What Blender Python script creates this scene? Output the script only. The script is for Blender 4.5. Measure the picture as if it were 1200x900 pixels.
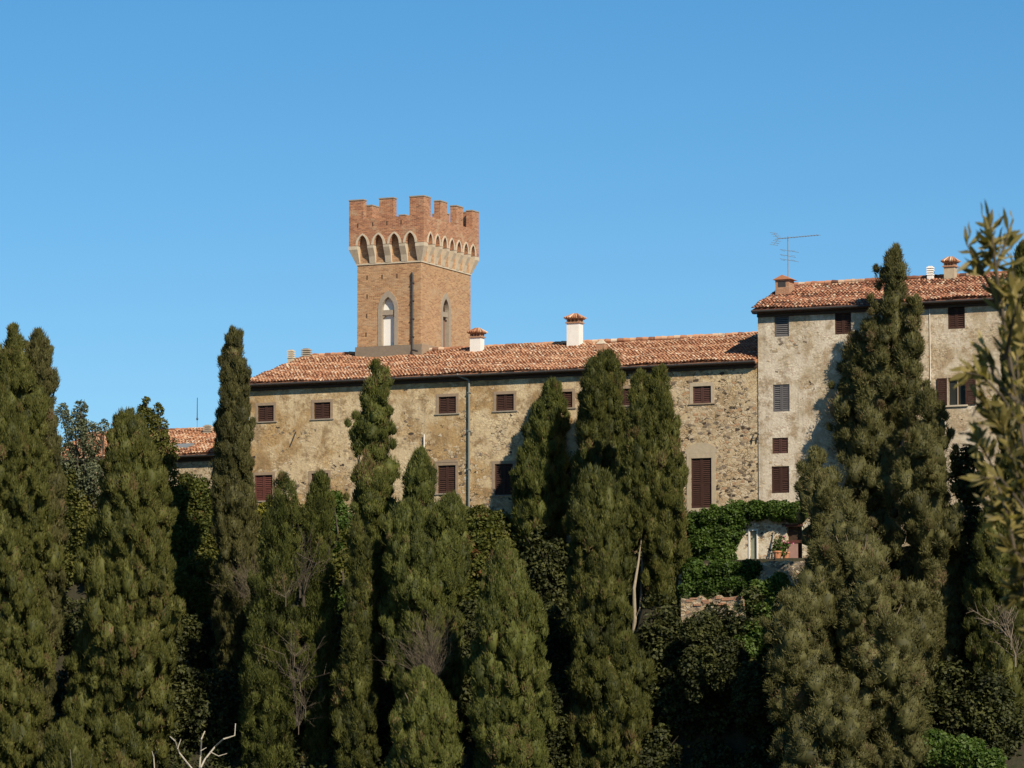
import bpy, math, random
import numpy as np
from mathutils import Vector
from mathutils.geometry import tessellate_polygon
R = math.radians
random.seed(7)
for o in list(bpy.data.objects): bpy.data.objects.remove(o)
scn = bpy.context.scene
col = scn.collection

# ------------------------------------------------------------------ camera, sky, sun, exposure
FPX = 4950.0                                     # focal length in pixels of the 1200 x 900 photograph
EYE = 1.7
PITCH = math.atan(500 / FPX)
cam_d = bpy.data.cameras.new('camera'); cam = bpy.data.objects.new('camera', cam_d); col.objects.link(cam)
cam_d.sensor_width = 36; cam_d.lens = FPX / 1200 * 36
cam_d.clip_start = .5; cam_d.clip_end = 20000
cam_d.dof.use_dof = True; cam_d.dof.focus_distance = 228; cam_d.dof.aperture_fstop = 18
cam.location = (0, 0, EYE); cam.rotation_euler = (math.pi/2 + PITCH, 0, 0)
scn.camera = cam

SUN_AZ, SUN_EL = R(29), R(37)                    # azimuth: to the right of straight behind the camera
S = Vector((math.sin(SUN_AZ)*math.cos(SUN_EL), -math.cos(SUN_AZ)*math.cos(SUN_EL), math.sin(SUN_EL)))
w = bpy.data.worlds.new('World'); scn.world = w; w.use_nodes = True
nt = w.node_tree; bg = nt.nodes['Background']
sky = nt.nodes.new('ShaderNodeTexSky'); sky.sky_type = 'NISHITA'; sky.sun_disc = False
sky.sun_elevation = SUN_EL; sky.sun_rotation = math.pi - SUN_AZ
sky.altitude = 1500; sky.air_density = 1.0; sky.dust_density = .4; sky.ozone_density = 4.
hs = nt.nodes.new('ShaderNodeHueSaturation'); hs.inputs['Saturation'].default_value = 1.27; hs.inputs['Hue'].default_value = .493
nt.links.new(sky.outputs[0], hs.inputs['Color']); nt.links.new(hs.outputs[0], bg.inputs[0]); bg.inputs[1].default_value = .085
sl = bpy.data.lights.new('sun', 'SUN'); sun = bpy.data.objects.new('sun', sl); col.objects.link(sun)
sl.energy = 5.0; sl.angle = R(.53); sl.color = (1, .9, .76)
sun.location = (60, -60, 120); sun.rotation_euler = S.to_track_quat('Z', 'Y').to_euler()
vs = scn.view_settings; vs.view_transform = 'Standard'; vs.look = 'None'; vs.exposure = .33; vs.gamma = 1; vs.use_curve_mapping = False

# ------------------------------------------------------------------ pixel <-> place
TH = R(24.5); CT, ST = math.cos(TH), math.sin(TH)
P0 = Vector((0, 240, 0))                         # a point of the long front; u runs along it, y runs back into the hill
def ray(px, py):
    x, z = (px-600)/FPX, (450-py)/FPX
    return Vector((x, math.cos(PITCH) - z*math.sin(PITCH), math.sin(PITCH) + z*math.cos(PITCH)))
def to_loc(p): d = p - P0; return Vector((d.x*CT - d.y*ST, d.x*ST + d.y*CT, p.z))
def to_wld(u, y, z): return Vector((P0.x + u*CT + y*ST, P0.y - u*ST + y*CT, z))
def F(px, py, y=0.):                             # pixel -> (u, z) on the plane y behind the front
    r = ray(px, py); t = (y + P0.x*ST + P0.y*CT) / (r.x*ST + r.y*CT)
    q = to_loc(Vector((0, 0, EYE)) + r*t); return q.x, q.z
def G(px, py, u):                                # pixel -> (y, z) on the plane u
    r = ray(px, py); t = (u + P0.x*CT - P0.y*ST) / (r.x*CT - r.y*ST)
    q = to_loc(Vector((0, 0, EYE)) + r*t); return q.y, q.z
def W(px, py, s):                                # pixel -> world point, s metres in front of the long front
    u, z = F(px, py, -s); return to_wld(u, -s, z)

# ------------------------------------------------------------------ mesh collecting
class MB:
    def __init__(s): s.v = []; s.f = []; s.t = []
    def face(s, pts, tone=.5):
        n = len(s.v); s.v += [tuple(p) for p in pts]; s.f.append(tuple(range(n, n+len(pts)))); s.t.append(tone)
    def add(s, vs_, fs, tone=.5):
        n = len(s.v); s.v += [tuple(p) for p in vs_]
        for f in fs: s.f.append(tuple(i+n for i in f)); s.t.append(tone)
    def box(s, x0, x1, y0, y1, z0, z1, tone=.5):
        v = [(x, y, z) for z in (z0, z1) for y in (y0, y1) for x in (x0, x1)]
        s.add(v, [(0,2,3,1), (4,5,7,6), (0,1,5,4), (2,6,7,3), (0,4,6,2), (1,3,7,5)], tone)
    def taper(s, x0, x1, y0, y1, z0, z1, k, tone=.5):      # box whose top is inset by k on each side
        v = [(x0,y0,z0),(x1,y0,z0),(x1,y1,z0),(x0,y1,z0),(x0+k,y0+k,z1),(x1-k,y0+k,z1),(x1-k,y1-k,z1),(x0+k,y1-k,z1)]
        s.add(v, [(3,2,1,0),(4,5,6,7),(0,1,5,4),(1,2,6,5),(2,3,7,6),(3,0,4,7)], tone)
    def tube(s, pts, r, n=8, tone=.5):
        pts = [Vector(p) for p in pts]; k = len(pts)
        rs = r if hasattr(r, '__len__') else [r]*k
        base = len(s.v); up = Vector((.13, .21, .97))
        for i, p in enumerate(pts):
            t = (pts[min(i+1, k-1)] - pts[max(i-1, 0)]).normalized()
            a = t.cross(up)
            if a.length < .1: a = t.cross(Vector((1, .1, 0)))
            a.normalize(); b = t.cross(a)
            for j in range(n):
                q = 2*math.pi*j/n; s.v.append(tuple(p + (a*math.cos(q) + b*math.sin(q))*rs[i]))
        for i in range(k-1):
            for j in range(n):
                j2 = (j+1) % n
                s.f.append((base+i*n+j, base+i*n+j2, base+(i+1)*n+j2, base+(i+1)*n+j)); s.t.append(tone)
        s.f.append(tuple(base+j for j in range(n))[::-1]); s.t.append(tone)
        s.f.append(tuple(base+(k-1)*n+j for j in range(n))); s.t.append(tone)
    def prism(s, poly, mp, d0, d1, holes=(), caps=(1, 1), tone=.5):
        """poly/holes: 2-D loops; mp(a, b, d) -> 3-D; solid between depth d0 (front) and d1"""
        loops = [list(poly)] + [list(h) for h in holes]
        flat = [p for l in loops for p in l]
        tris = tessellate_polygon([[Vector((p[0], p[1], 0)) for p in l] for l in loops])
        for ok, d in zip(caps, (d0, d1)):
            if ok: s.add([mp(p[0], p[1], d) for p in flat], [tuple(t) for t in tris], tone)
        for l in loops:
            for i in range(len(l)):
                a, b = l[i], l[(i+1) % len(l)]
                s.face([mp(*a, d0), mp(*b, d0), mp(*b, d1), mp(*a, d1)], tone)
    def build(s, name, mat, parent=None, smooth=False):
        me = bpy.data.meshes.new(name)
        o3 = ORG.get(root_of(parent), (0, 0, 0)) if parent else (0, 0, 0)
        me.from_pydata([(x-o3[0], y-o3[1], z-o3[2]) for x, y, z in s.v], [], s.f)
        a = me.attributes.new('tone', 'FLOAT', 'FACE'); a.data.foreach_set('value', s.t)
        if smooth: me.polygons.foreach_set('use_smooth', [True]*len(s.f))
        me.materials.append(mat); me.update()
        ob = bpy.data.objects.new(name, me); col.objects.link(ob); ob.parent = parent
        return ob
ORG = {}
def root_of(o):
    while o is not None and o.parent is not None: o = o.parent
    return o.name if o is not None else None
def np_mesh(name, V, nper, tone, mat, parent=None, extra=None, origin=(0, 0, 0)):
    """V: (n, nper, 3) loose faces; extra: (verts, quads, tones)"""
    n = len(V); verts = V.reshape(-1, 3); loops = np.arange(n*nper); sizes = np.full(n, nper)
    if extra is not None:
        ev, ef, et = extra
        loops = np.concatenate([loops, ef.reshape(-1) + len(verts)]); verts = np.concatenate([verts, ev])
        sizes = np.concatenate([sizes, np.full(len(ef), ef.shape[1])]); tone = np.concatenate([tone, et])
    verts = verts - np.array(origin)
    me = bpy.data.meshes.new(name)
    me.vertices.add(len(verts)); me.vertices.foreach_set('co', verts.astype(np.float32).ravel())
    me.loops.add(len(loops)); me.loops.foreach_set('vertex_index', loops.astype(np.int32))
    me.polygons.add(len(sizes)); st = np.concatenate([[0], np.cumsum(sizes)[:-1]])
    me.polygons.foreach_set('loop_start', st.astype(np.int32))
    me.update(calc_edges=True)
    a = me.attributes.new('tone', 'FLOAT', 'FACE'); a.data.foreach_set('value', tone.astype(np.float32))
    me.materials.append(mat)
    o = bpy.data.objects.new(name, me); col.objects.link(o); o.parent = parent
    return o
def tag(o, label=None, cat=None, group=None, kind=None):
    if label: o['label'] = label
    if cat: o['category'] = cat
    if group: o['group'] = group
    if kind: o['kind'] = kind
    return o
def house_root(name, label, cat, org):           # org in front coordinates (u, y, z)
    o = bpy.data.objects.new(name, None); col.objects.link(o)
    o.location = to_wld(*org); o.rotation_euler = (0, 0, -TH); tag(o, label, cat); ORG[o.name] = tuple(org)
    return o
def world_root(name, label, cat, p, group=None):
    o = bpy.data.objects.new(name, None); col.objects.link(o); o.location = p; tag(o, label, cat, group); ORG[o.name] = tuple(p)
    return o

# ------------------------------------------------------------------ materials
class NT:
    def __init__(s, name):
        s.m = bpy.data.materials.new(name); s.m.use_nodes = True; s.t = s.m.node_tree
        s.b = s.t.nodes['Principled BSDF']; s.b.inputs['Roughness'].default_value = .9
        s.b.inputs['Specular IOR Level'].default_value = .2
    def n(s, typ, ins=None, **kw):
        x = s.t.nodes.new('ShaderNode'+typ)
        for k, v in kw.items(): setattr(x, k, v)
        for k, v in (ins or {}).items(): s.set(x.inputs[k], v)
        return x
    def set(s, sock, v):
        if isinstance(v, bpy.types.NodeSocket): s.t.links.new(v, sock)
        elif isinstance(v, bpy.types.Node): s.t.links.new(v.outputs[0], sock)
        else:
            if hasattr(sock.default_value, '__len__') and hasattr(v, '__len__') and len(v) == 3 and len(sock.default_value) == 4: v = (*v, 1)
            sock.default_value = v
    def math(s, op, a, b=0., clamp=False): return s.n('Math', {0: a, 1: b}, operation=op, use_clamp=clamp).outputs[0]
    def mix(s, f, a, b, blend='MIX'):
        x = s.n('Mix', data_type='RGBA', blend_type=blend); s.set(x.inputs[0], f); s.set(x.inputs[6], a); s.set(x.inputs[7], b); return x.outputs[2]
    def ramp(s, f, stops, interp='LINEAR'):
        x = s.n('ValToRGB'); s.set(x.inputs[0], f); cr = x.color_ramp; cr.interpolation = interp
        while len(cr.elements) < len(stops): cr.elements.new(.5)
        for e, (p, c) in zip(cr.elements, stops): e.position = p; e.color = (*c, 1) if len(c) == 3 else c
        return x.outputs[0]
    def step(s, v, a, b): return s.n('MapRange', {'Value': v, 'From Min': a, 'From Max': b}, interpolation_type='SMOOTHSTEP').outputs[0]
    def noise(s, vec, scale, detail=4, rough=.55): return s.n('TexNoise', {'Vector': vec, 'Scale': scale, 'Detail': detail, 'Roughness': rough}).outputs[0]
    def obj(s, scale=(1, 1, 1), loc=(0, 0, 0)):
        tc = s.n('TexCoord'); return s.n('Mapping', {'Vector': tc.outputs['Object'], 'Scale': scale, 'Location': loc}).outputs[0]
    def attr(s, name='tone'): return s.n('Attribute', attribute_name=name).outputs['Fac']
    def bump(s, h, strength=.6, dist=.05):
        x = s.n('Bump', {'Height': h, 'Strength': strength, 'Distance': dist}); s.set(s.b.inputs['Normal'], x.outputs[0])
    def color(s, c): s.set(s.b.inputs['Base Color'], c)

def simple(name, c, rough=.8, var=.25, scale=6., bump=.0, spec=.2, metal=0.):
    t = NT(name); v = t.obj(); n = t.noise(v, scale, 5)
    t.color(t.mix(n, tuple(x*(1-var) for x in c), tuple(min(1, x*(1+var)) for x in c)))
    t.b.inputs['Roughness'].default_value = rough; t.b.inputs['Specular IOR Level'].default_value = spec; t.b.inputs['Metallic'].default_value = metal
    if bump: t.bump(n, bump, .03)
    return t.m

def rubble(name, plaster_a, plaster_b, stain, stones, expo=0., grad=(), seed=0., cell=3.0, streak=0., mort=(.46,.37,.24)):
    """lime plaster worn away to rubble: grad = [(axis, from, to, amount)] lowers the plaster where amount > 0"""
    t = NT(name); v = t.obj(loc=(seed, seed*.7, seed*.3))
    vr = t.obj()
    warp = t.n('TexNoise', {'Vector': v, 'Scale': 2.2, 'Detail': 3}).outputs[1]
    vd = t.mix(.10, v, warp, 'LINEAR_LIGHT')
    sv = t.n('Mapping', {'Vector': vd, 'Scale': (1, 1, 1.65)}).outputs[0]
    vo = t.n('TexVoronoi', {'Vector': sv, 'Scale': cell, 'Randomness': .95})
    ve = t.n('TexVoronoi', {'Vector': sv, 'Scale': cell, 'Randomness': .95}, feature='DISTANCE_TO_EDGE').outputs[0]
    rnd = t.n('SeparateColor', {0: vo.outputs['Color']})
    st_c = t.ramp(rnd.outputs[0], stones, 'CONSTANT')
    fine = t.noise(v, 9, 6, .65)
    st_c = t.mix(.5, st_c, t.mix(fine, (.3,.3,.3), (.75,.75,.75)), 'OVERLAY')
    pit = t.math('MULTIPLY', t.math('GREATER_THAN', rnd.outputs[1], .92), t.step(ve, .05, .12))   # lost stones: dark holes
    st_c = t.mix(pit, st_c, (.07,.05,.035))
    big = t.noise(v, .33, 9, .62); mid = t.noise(v, 1.1, 8, .68)
    pl = t.mix(t.step(big, .44, .56), plaster_a, plaster_b)
    pl = t.mix(t.math('MULTIPLY', t.step(mid, .47, .62), .8), pl, stain)
    fv = t.n('TexVoronoi', {'Vector': sv, 'Scale': cell*2.3, 'Randomness': 1.})
    fr = t.n('SeparateColor', {0: fv.outputs['Color']}).outputs[0]
    pl = t.mix(t.math('MULTIPLY', t.step(t.noise(v, .8, 6, .6), .42, .6), .45), pl, t.mix(fr, (.12,.11,.10), (.86,.86,.86)), 'OVERLAY')
    m2 = t.noise(t.n('Mapping', {'Vector': v, 'Location': (5, 9, 2)}).outputs[0], .9, 9, .7)
    pl = t.mix(t.math('MULTIPLY', t.step(m2, .52, .60), .75), pl, plaster_b)
    pl = t.mix(.55, pl, t.mix(fine, (.22,.22,.22), (.8,.8,.8)), 'OVERLAY')
    if streak:
        sk = t.noise(t.obj((1.6, 1, .09), (seed, 0, 0)), 2.0, 6, .6)
        pl = t.mix(t.math('MULTIPLY', t.step(sk, .5, .75), streak), pl, (.15,.13,.10))
    m = t.noise(t.n('Mapping', {'Vector': v, 'Location': (11, 3, 5)}).outputs[0], .55, 9, .66)
    e = t.math('ADD', t.math('MULTIPLY', t.math('SUBTRACT', m, .5), 2.5), expo)
    sep = t.n('SeparateXYZ', {0: vr})
    for ax, p0, p1, amt in grad:
        e = t.math('ADD', e, t.math('MULTIPLY', t.step(sep.outputs[ax], p0, p1), amt))
    show = t.math('MULTIPLY', t.step(t.math('SUBTRACT', e, rnd.outputs[2]), -.03, .05), t.step(t.math('ADD', ve, t.math('MULTIPLY', t.math('SUBTRACT', fine, .5), .12)), .02, .09))
    crack = t.math('MULTIPLY', t.math('SUBTRACT', 1., t.step(ve, .015, .075)), t.step(t.noise(v, 2.4, 5, .6), .50, .60))
    crack = t.math('MULTIPLY', crack, t.step(e, .12, .5))
    bare = t.step(e, .35, .75)                    # where little plaster is left the bed joints are darker
    joint = t.mix(t.math('MULTIPLY', bare, .6), pl, mort)
    cover = t.math('SUBTRACT', 1., show)
    t.color(t.mix(t.math('MULTIPLY', crack, .8), t.mix(show, joint, st_c), (.10,.068,.04)))
    h = t.math('ADD', t.math('MULTIPLY', cover, .35), t.math('MULTIPLY', show, t.math('SUBTRACT', .6, t.math('MULTIPLY', pit, 1.8))))
    h = t.math('SUBTRACT', h, crack); h = t.math('ADD', h, t.math('ADD', t.math('MULTIPLY', fine, .5), t.math('MULTIPLY', mid, .6)))
    t.bump(h, .9, .06)
    return t.m

def brick(name, a, b, mort, mottle=.5, seed=0., patch=None):
    t = NT(name); tc = t.n('TexCoord'); v = t.obj(loc=(seed, seed, 0))
    sx = t.n('SeparateXYZ', {0: v}); uu = t.math('ADD', sx.outputs[0], sx.outputs[1])
    bv = t.n('CombineXYZ', {0: uu, 1: sx.outputs[2]}).outputs[0]
    br = t.n('TexBrick', {'Vector': bv, 'Color1': (0,0,0), 'Color2': (1,1,1), 'Mortar': (.5,.5,.5), 'Scale': 1., 'Mortar Size': .012, 'Mortar Smooth': .3, 'Brick Width': .27, 'Row Height': .085, 'Bias': 0.})
    sel = t.n('SeparateColor', {0: br.outputs['Color']}).outputs[0]
    c = t.mix(sel, a, b)
    wn = t.noise(t.obj((1, 1, 2.2), (seed, 0, 3)), 2.6, 8, .7); c = t.mix(t.math('MULTIPLY', t.step(wn, .5, .72), mottle), c, tuple(x*.45 for x in a))
    w2 = t.noise(t.obj((1, 1, 1.5), (seed, 7, 3)), 1.1, 8, .7); c = t.mix(t.math('MULTIPLY', t.step(w2, .5, .68), mottle), c, patch or mort)
    c = t.mix(br.outputs['Fac'], c, mort)
    fi = t.noise(v, 14, 4); c = t.mix(.4, c, t.mix(fi, (.25,.25,.25), (.75,.75,.75)), 'OVERLAY')
    t.color(c); t.bump(t.math('SUBTRACT', fi, br.outputs['Fac']), .6, .03)
    return t.m

def tiles_mat(name, stops, lichen=.35, seed=0.):
    t = NT(name); v = t.obj(loc=(seed, 0, 0)); a = t.attr()
    c = t.ramp(a, stops, 'LINEAR')
    n = t.noise(v, 5, 7, .7); c = t.mix(t.math('MULTIPLY', t.step(n, .52, .66), lichen), c, (.42,.34,.24))
    n2 = t.noise(v, 1.3, 8, .7); c = t.mix(t.math('MULTIPLY', t.step(n2, .5, .68), .55), c, (.12,.065,.045))
    t.color(c); t.bump(t.noise(v, 30, 3), .4, .02); return t.m

def foliage(name, stops, transl=.25, rough=.65):
    t = NT(name); a = t.attr(); c = t.ramp(a, stops)
    t.color(c); t.b.inputs['Roughness'].default_value = rough; t.b.inputs['Specular IOR Level'].default_value = .25
    tr = t.n('BsdfTranslucent', {'Color': t.mix(1., c, (1., 1.05, .55), 'MULTIPLY')})
    mx = t.n('MixShader', {0: transl, 1: t.b.outputs[0], 2: tr.outputs[0]})
    t.t.links.new(mx.outputs[0], t.t.nodes['Material Output'].inputs['Surface'])
    return t.m

STONES = [(0, (.16,.12,.08)), (.06, (.42,.30,.17)), (.28, (.50,.39,.245)), (.46, (.33,.245,.15)), (.60, (.52,.42,.28)), (.74, (.38,.225,.12)), (.82, (.45,.34,.205)), (.95, (.20,.155,.11))]
M = {}
M['long_wall'] = rubble('long_wall', (.40,.262,.118), (.55,.425,.25), (.25,.16,.075), STONES, expo=.09, seed=3.3,
                        grad=[(0, 21., 26., .50), (2, 6.9, 4.6, .20), (2, 7.9, 9.4, -.30), (0, 9., 14., .12)], cell=4.3, streak=.35)
M['tall_wall'] = rubble('tall_wall', (.43,.34,.22), (.585,.495,.365), (.31,.215,.12), STONES, expo=-.10, seed=9.1,
                        grad=[(2, 8., 3., .2), (2, 12.5, 15., .12)], cell=4.3, streak=.42)
M['low_wall'] = rubble('low_wall', (.43,.34,.21), (.52,.43,.28), (.30,.22,.13), STONES, expo=.4, seed=5.1, cell=4.)
M['terrace'] = rubble('terrace_wall', (.56,.47,.33), (.62,.54,.40), (.40,.30,.18), STONES, expo=.2, seed=2.1, cell=4.6)
M['drystone'] = rubble('dry_stone', (.3,.25,.18), (.36,.3,.22), (.25,.2,.14), STONES, expo=.9, seed=1.1, cell=4.4, mort=(.2,.16,.11))
M['tower_brick'] = brick('tower_brick', (.29,.145,.07), (.50,.295,.145), (.43,.30,.18), .7)
M['parapet_brick'] = brick('parapet_brick', (.25,.095,.05), (.47,.21,.105), (.42,.29,.18), .95, 4., patch=(.47,.32,.19))
M['chimney_brick'] = brick('chimney_brick', (.34,.15,.08), (.42,.21,.11), (.4,.3,.2), .4, 2.)
M['pale_stone'] = simple('pale_stone', (.50,.42,.30), .85, .22, 4, .4)
M['grey_stone'] = simple('grey_stone', (.30,.25,.185), .85, .25, 5, .4)
M['frame_stone'] = simple('frame_stone', (.295,.215,.14), .85, .25, 5, .4)
M['pale_frame'] = simple('pale_frame', (.42,.34,.23), .85, .22, 4, .4)
M['white_plaster'] = simple('white_plaster', (.72,.68,.60), .85, .1, 3, .2)
M['white_panel'] = simple('white_panel', (.74,.71,.64), .7, .05, 2)
M['shutter'] = simple('brown_shutter', (.058,.029,.021), .8, .3, 5, spec=.12)
M['faded_shutter'] = simple('faded_shutter', (.085,.042,.033), .8, .3, 5, spec=.12)
M['grey_shutter'] = simple('grey_shutter', (.115,.105,.10), .65, .2, 5, spec=.35)
M['red_shutter'] = simple('red_shutter', (.115,.042,.031), .8, .3, 5, spec=.12)
M['dark_wood'] = simple('dark_wood', (.06,.035,.022), .8, .3, 6)
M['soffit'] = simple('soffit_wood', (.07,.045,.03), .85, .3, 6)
M['metal'] = simple('grey_metal', (.20,.21,.20), .5, .2, 5, spec=.4)
M['dark_metal'] = simple('dark_metal', (.045,.04,.036), .55, .3, 5, spec=.4)
M['copper'] = simple('verdigris_pipe', (.19,.195,.165), .6, .2, 3)
M['glass'] = simple('window_glass', (.03,.032,.027), .25, .1, 1, spec=.12)
M['terracotta'] = simple('terracotta', (.46,.20,.10), .8, .25, 6)
M['tiles'] = tiles_mat('roof_tiles', [(0, (.17,.07,.04)), (.2, (.35,.15,.075)), (.5, (.48,.24,.125)), (.72, (.53,.31,.175)), (.86, (.56,.39,.25)), (1, (.62,.50,.36))])
M['tiles_red'] = tiles_mat('old_roof_tiles', [(0, (.09,.045,.03)), (.3, (.28,.11,.06)), (.6, (.43,.19,.10)), (.8, (.48,.28,.165)), (1, (.55,.42,.29))], .25, 5.)
CY = [(0, (.036,.040,.009)), (.5, (.086,.089,.017)), (.93, (.135,.130,.028)), (1, (.17,.105,.05))]
M['cypress'] = foliage('cypress_leaf', CY)
M['cypress_grey'] = foliage('grey_cypress_leaf', [(0, (.042,.041,.013)), (.5, (.10,.094,.028)), (.93, (.15,.136,.046)), (1, (.18,.115,.06))])
M['cypress_green'] = foliage('green_cypress_leaf', [(0, (.038,.044,.009)), (.5, (.092,.101,.019)), (.93, (.14,.145,.032)), (1, (.17,.11,.05))])
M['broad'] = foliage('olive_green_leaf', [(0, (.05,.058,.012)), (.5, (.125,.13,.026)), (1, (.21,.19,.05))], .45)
M['blue_leaf'] = foliage('silver_green_leaf', [(0, (.07,.08,.04)), (.5, (.14,.155,.08)), (1, (.22,.23,.13))], .35)
M['ivy'] = foliage('ivy_leaf', [(0, (.03,.055,.009)), (.5, (.075,.125,.02)), (1, (.13,.18,.04))], .4, .5)
M['lime_leaf'] = foliage('lime_leaf', [(0, (.08,.09,.012)), (.5, (.20,.19,.025)), (1, (.30,.27,.05))], .4)
M['red_leaf'] = foliage('reddish_leaf', [(0, (.06,.074,.014)), (.62, (.135,.148,.03)), (.92, (.155,.125,.034)), (1, (.20,.06,.03))], .45)
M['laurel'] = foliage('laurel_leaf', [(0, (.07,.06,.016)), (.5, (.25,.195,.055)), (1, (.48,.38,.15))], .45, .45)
M['shade_toned_broad'] = foliage('shade_toned_leaf', [(0, (.018,.021,.006)), (.5, (.042,.047,.012)), (1, (.085,.088,.022))], .2)  # leaf colour darkened to stand for the deep shade between the trees
M['bark'] = simple('bark', (.20,.155,.105), .9, .35, 8, .5)
M['dark_bark'] = simple('dark_bark', (.07,.055,.038), .9, .3, 8)
M['dead'] = simple('dead_twig', (.125,.098,.066), .9, .3, 8)
M['white_wood'] = simple('bleached_wood', (.36,.315,.235), .85, .2, 8)
M['trunk_pale'] = simple('pale_trunk', (.28,.23,.155), .9, .3, 6, .5)
def soil_mat():
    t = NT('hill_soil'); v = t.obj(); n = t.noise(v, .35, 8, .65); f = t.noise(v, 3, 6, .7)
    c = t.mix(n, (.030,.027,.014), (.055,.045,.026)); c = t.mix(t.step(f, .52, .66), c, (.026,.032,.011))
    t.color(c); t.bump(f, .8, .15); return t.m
M['soil'] = soil_mat()

# ------------------------------------------------------------------ ground
U_TER0 = F(790, 600, -3)[0]
def hgt(x, y):
    """ground height (numpy): a plateau under the houses, a steep wooded slope, the valley floor with the camera"""
    dx, dy = x - P0.x, y - P0.y
    u = dx*CT - dy*ST; s = -(dx*ST + dy*CT)
    base = np.interp(s, [-400, -60, -25, 1.2, 2.5, 5, 9, 16, 28, 45, 80, 130], [4, 13, 16, 16, 14.2, 11.4, 7.4, 2.6, .9, .4, .1, 0])
    ter = np.interp(s, [-400, -60, -25, .2, .8, 2.3, 3.1, 6.3, 7.1, 9.3, 10.1, 11.2, 17, 28, 45, 80, 130], [4, 13, 16, 16, 18.1, 18.1, 15.2, 15.2, 12.9, 12.4, 10.4, 4.0, 2.4, .9, .4, .1, 0])
    k = np.clip((u - U_TER0 + .3)/.6, 0, 1); k = k*np.clip((U_TER0 + 10.5 - u)/1.5, 0, 1)
    h = base*(1-k) + ter*k
    far = np.clip((np.abs(u) - 40)/160, 0, 1); far = far*far*(3-2*far)
    bump = .25*np.sin(x*.9 + 1.3*np.sin(y*.5)) * np.cos(y*.8 + x*.2) * np.clip((s-9)/6, 0, 1) * np.clip((90-s)/40, 0, 1)
    near = np.clip((s-60)/60, 0, 1)
    return h*(1-.65*far) + bump + near*.12*np.sin(x*.11)*np.cos(y*.07)
def h1(p): return float(hgt(np.array([p[0]]), np.array([p[1]]))[0])
def axis(a, b, step, lo, hi, n):
    core = np.arange(a, b+1e-6, step)
    g = np.geomspace(1, 1+hi-b, n)[1:] - 1; l = np.geomspace(1, 1+a-lo, n)[1:] - 1
    return np.concatenate([(a-l)[::-1], core, b+g])
xs = axis(-45, 45, .8, -4000, 4000, 26); ys = axis(185, 262, .8, -1500, 6000, 40)
X, Y = np.meshgrid(xs, ys); Z = hgt(X, Y)
gv = np.stack([X, Y, Z], -1).reshape(-1, 3); nx, ny = len(xs), len(ys)
ii = (np.arange(ny-1)[:, None]*nx + np.arange(nx-1)[None]).ravel()
gq = np.stack([ii, ii+1, ii+1+nx, ii+nx], -1)
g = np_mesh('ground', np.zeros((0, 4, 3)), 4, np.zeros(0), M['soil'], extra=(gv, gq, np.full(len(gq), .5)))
g['kind'] = 'structure'; g.data.polygons.foreach_set('use_smooth', [True]*len(gq))

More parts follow.
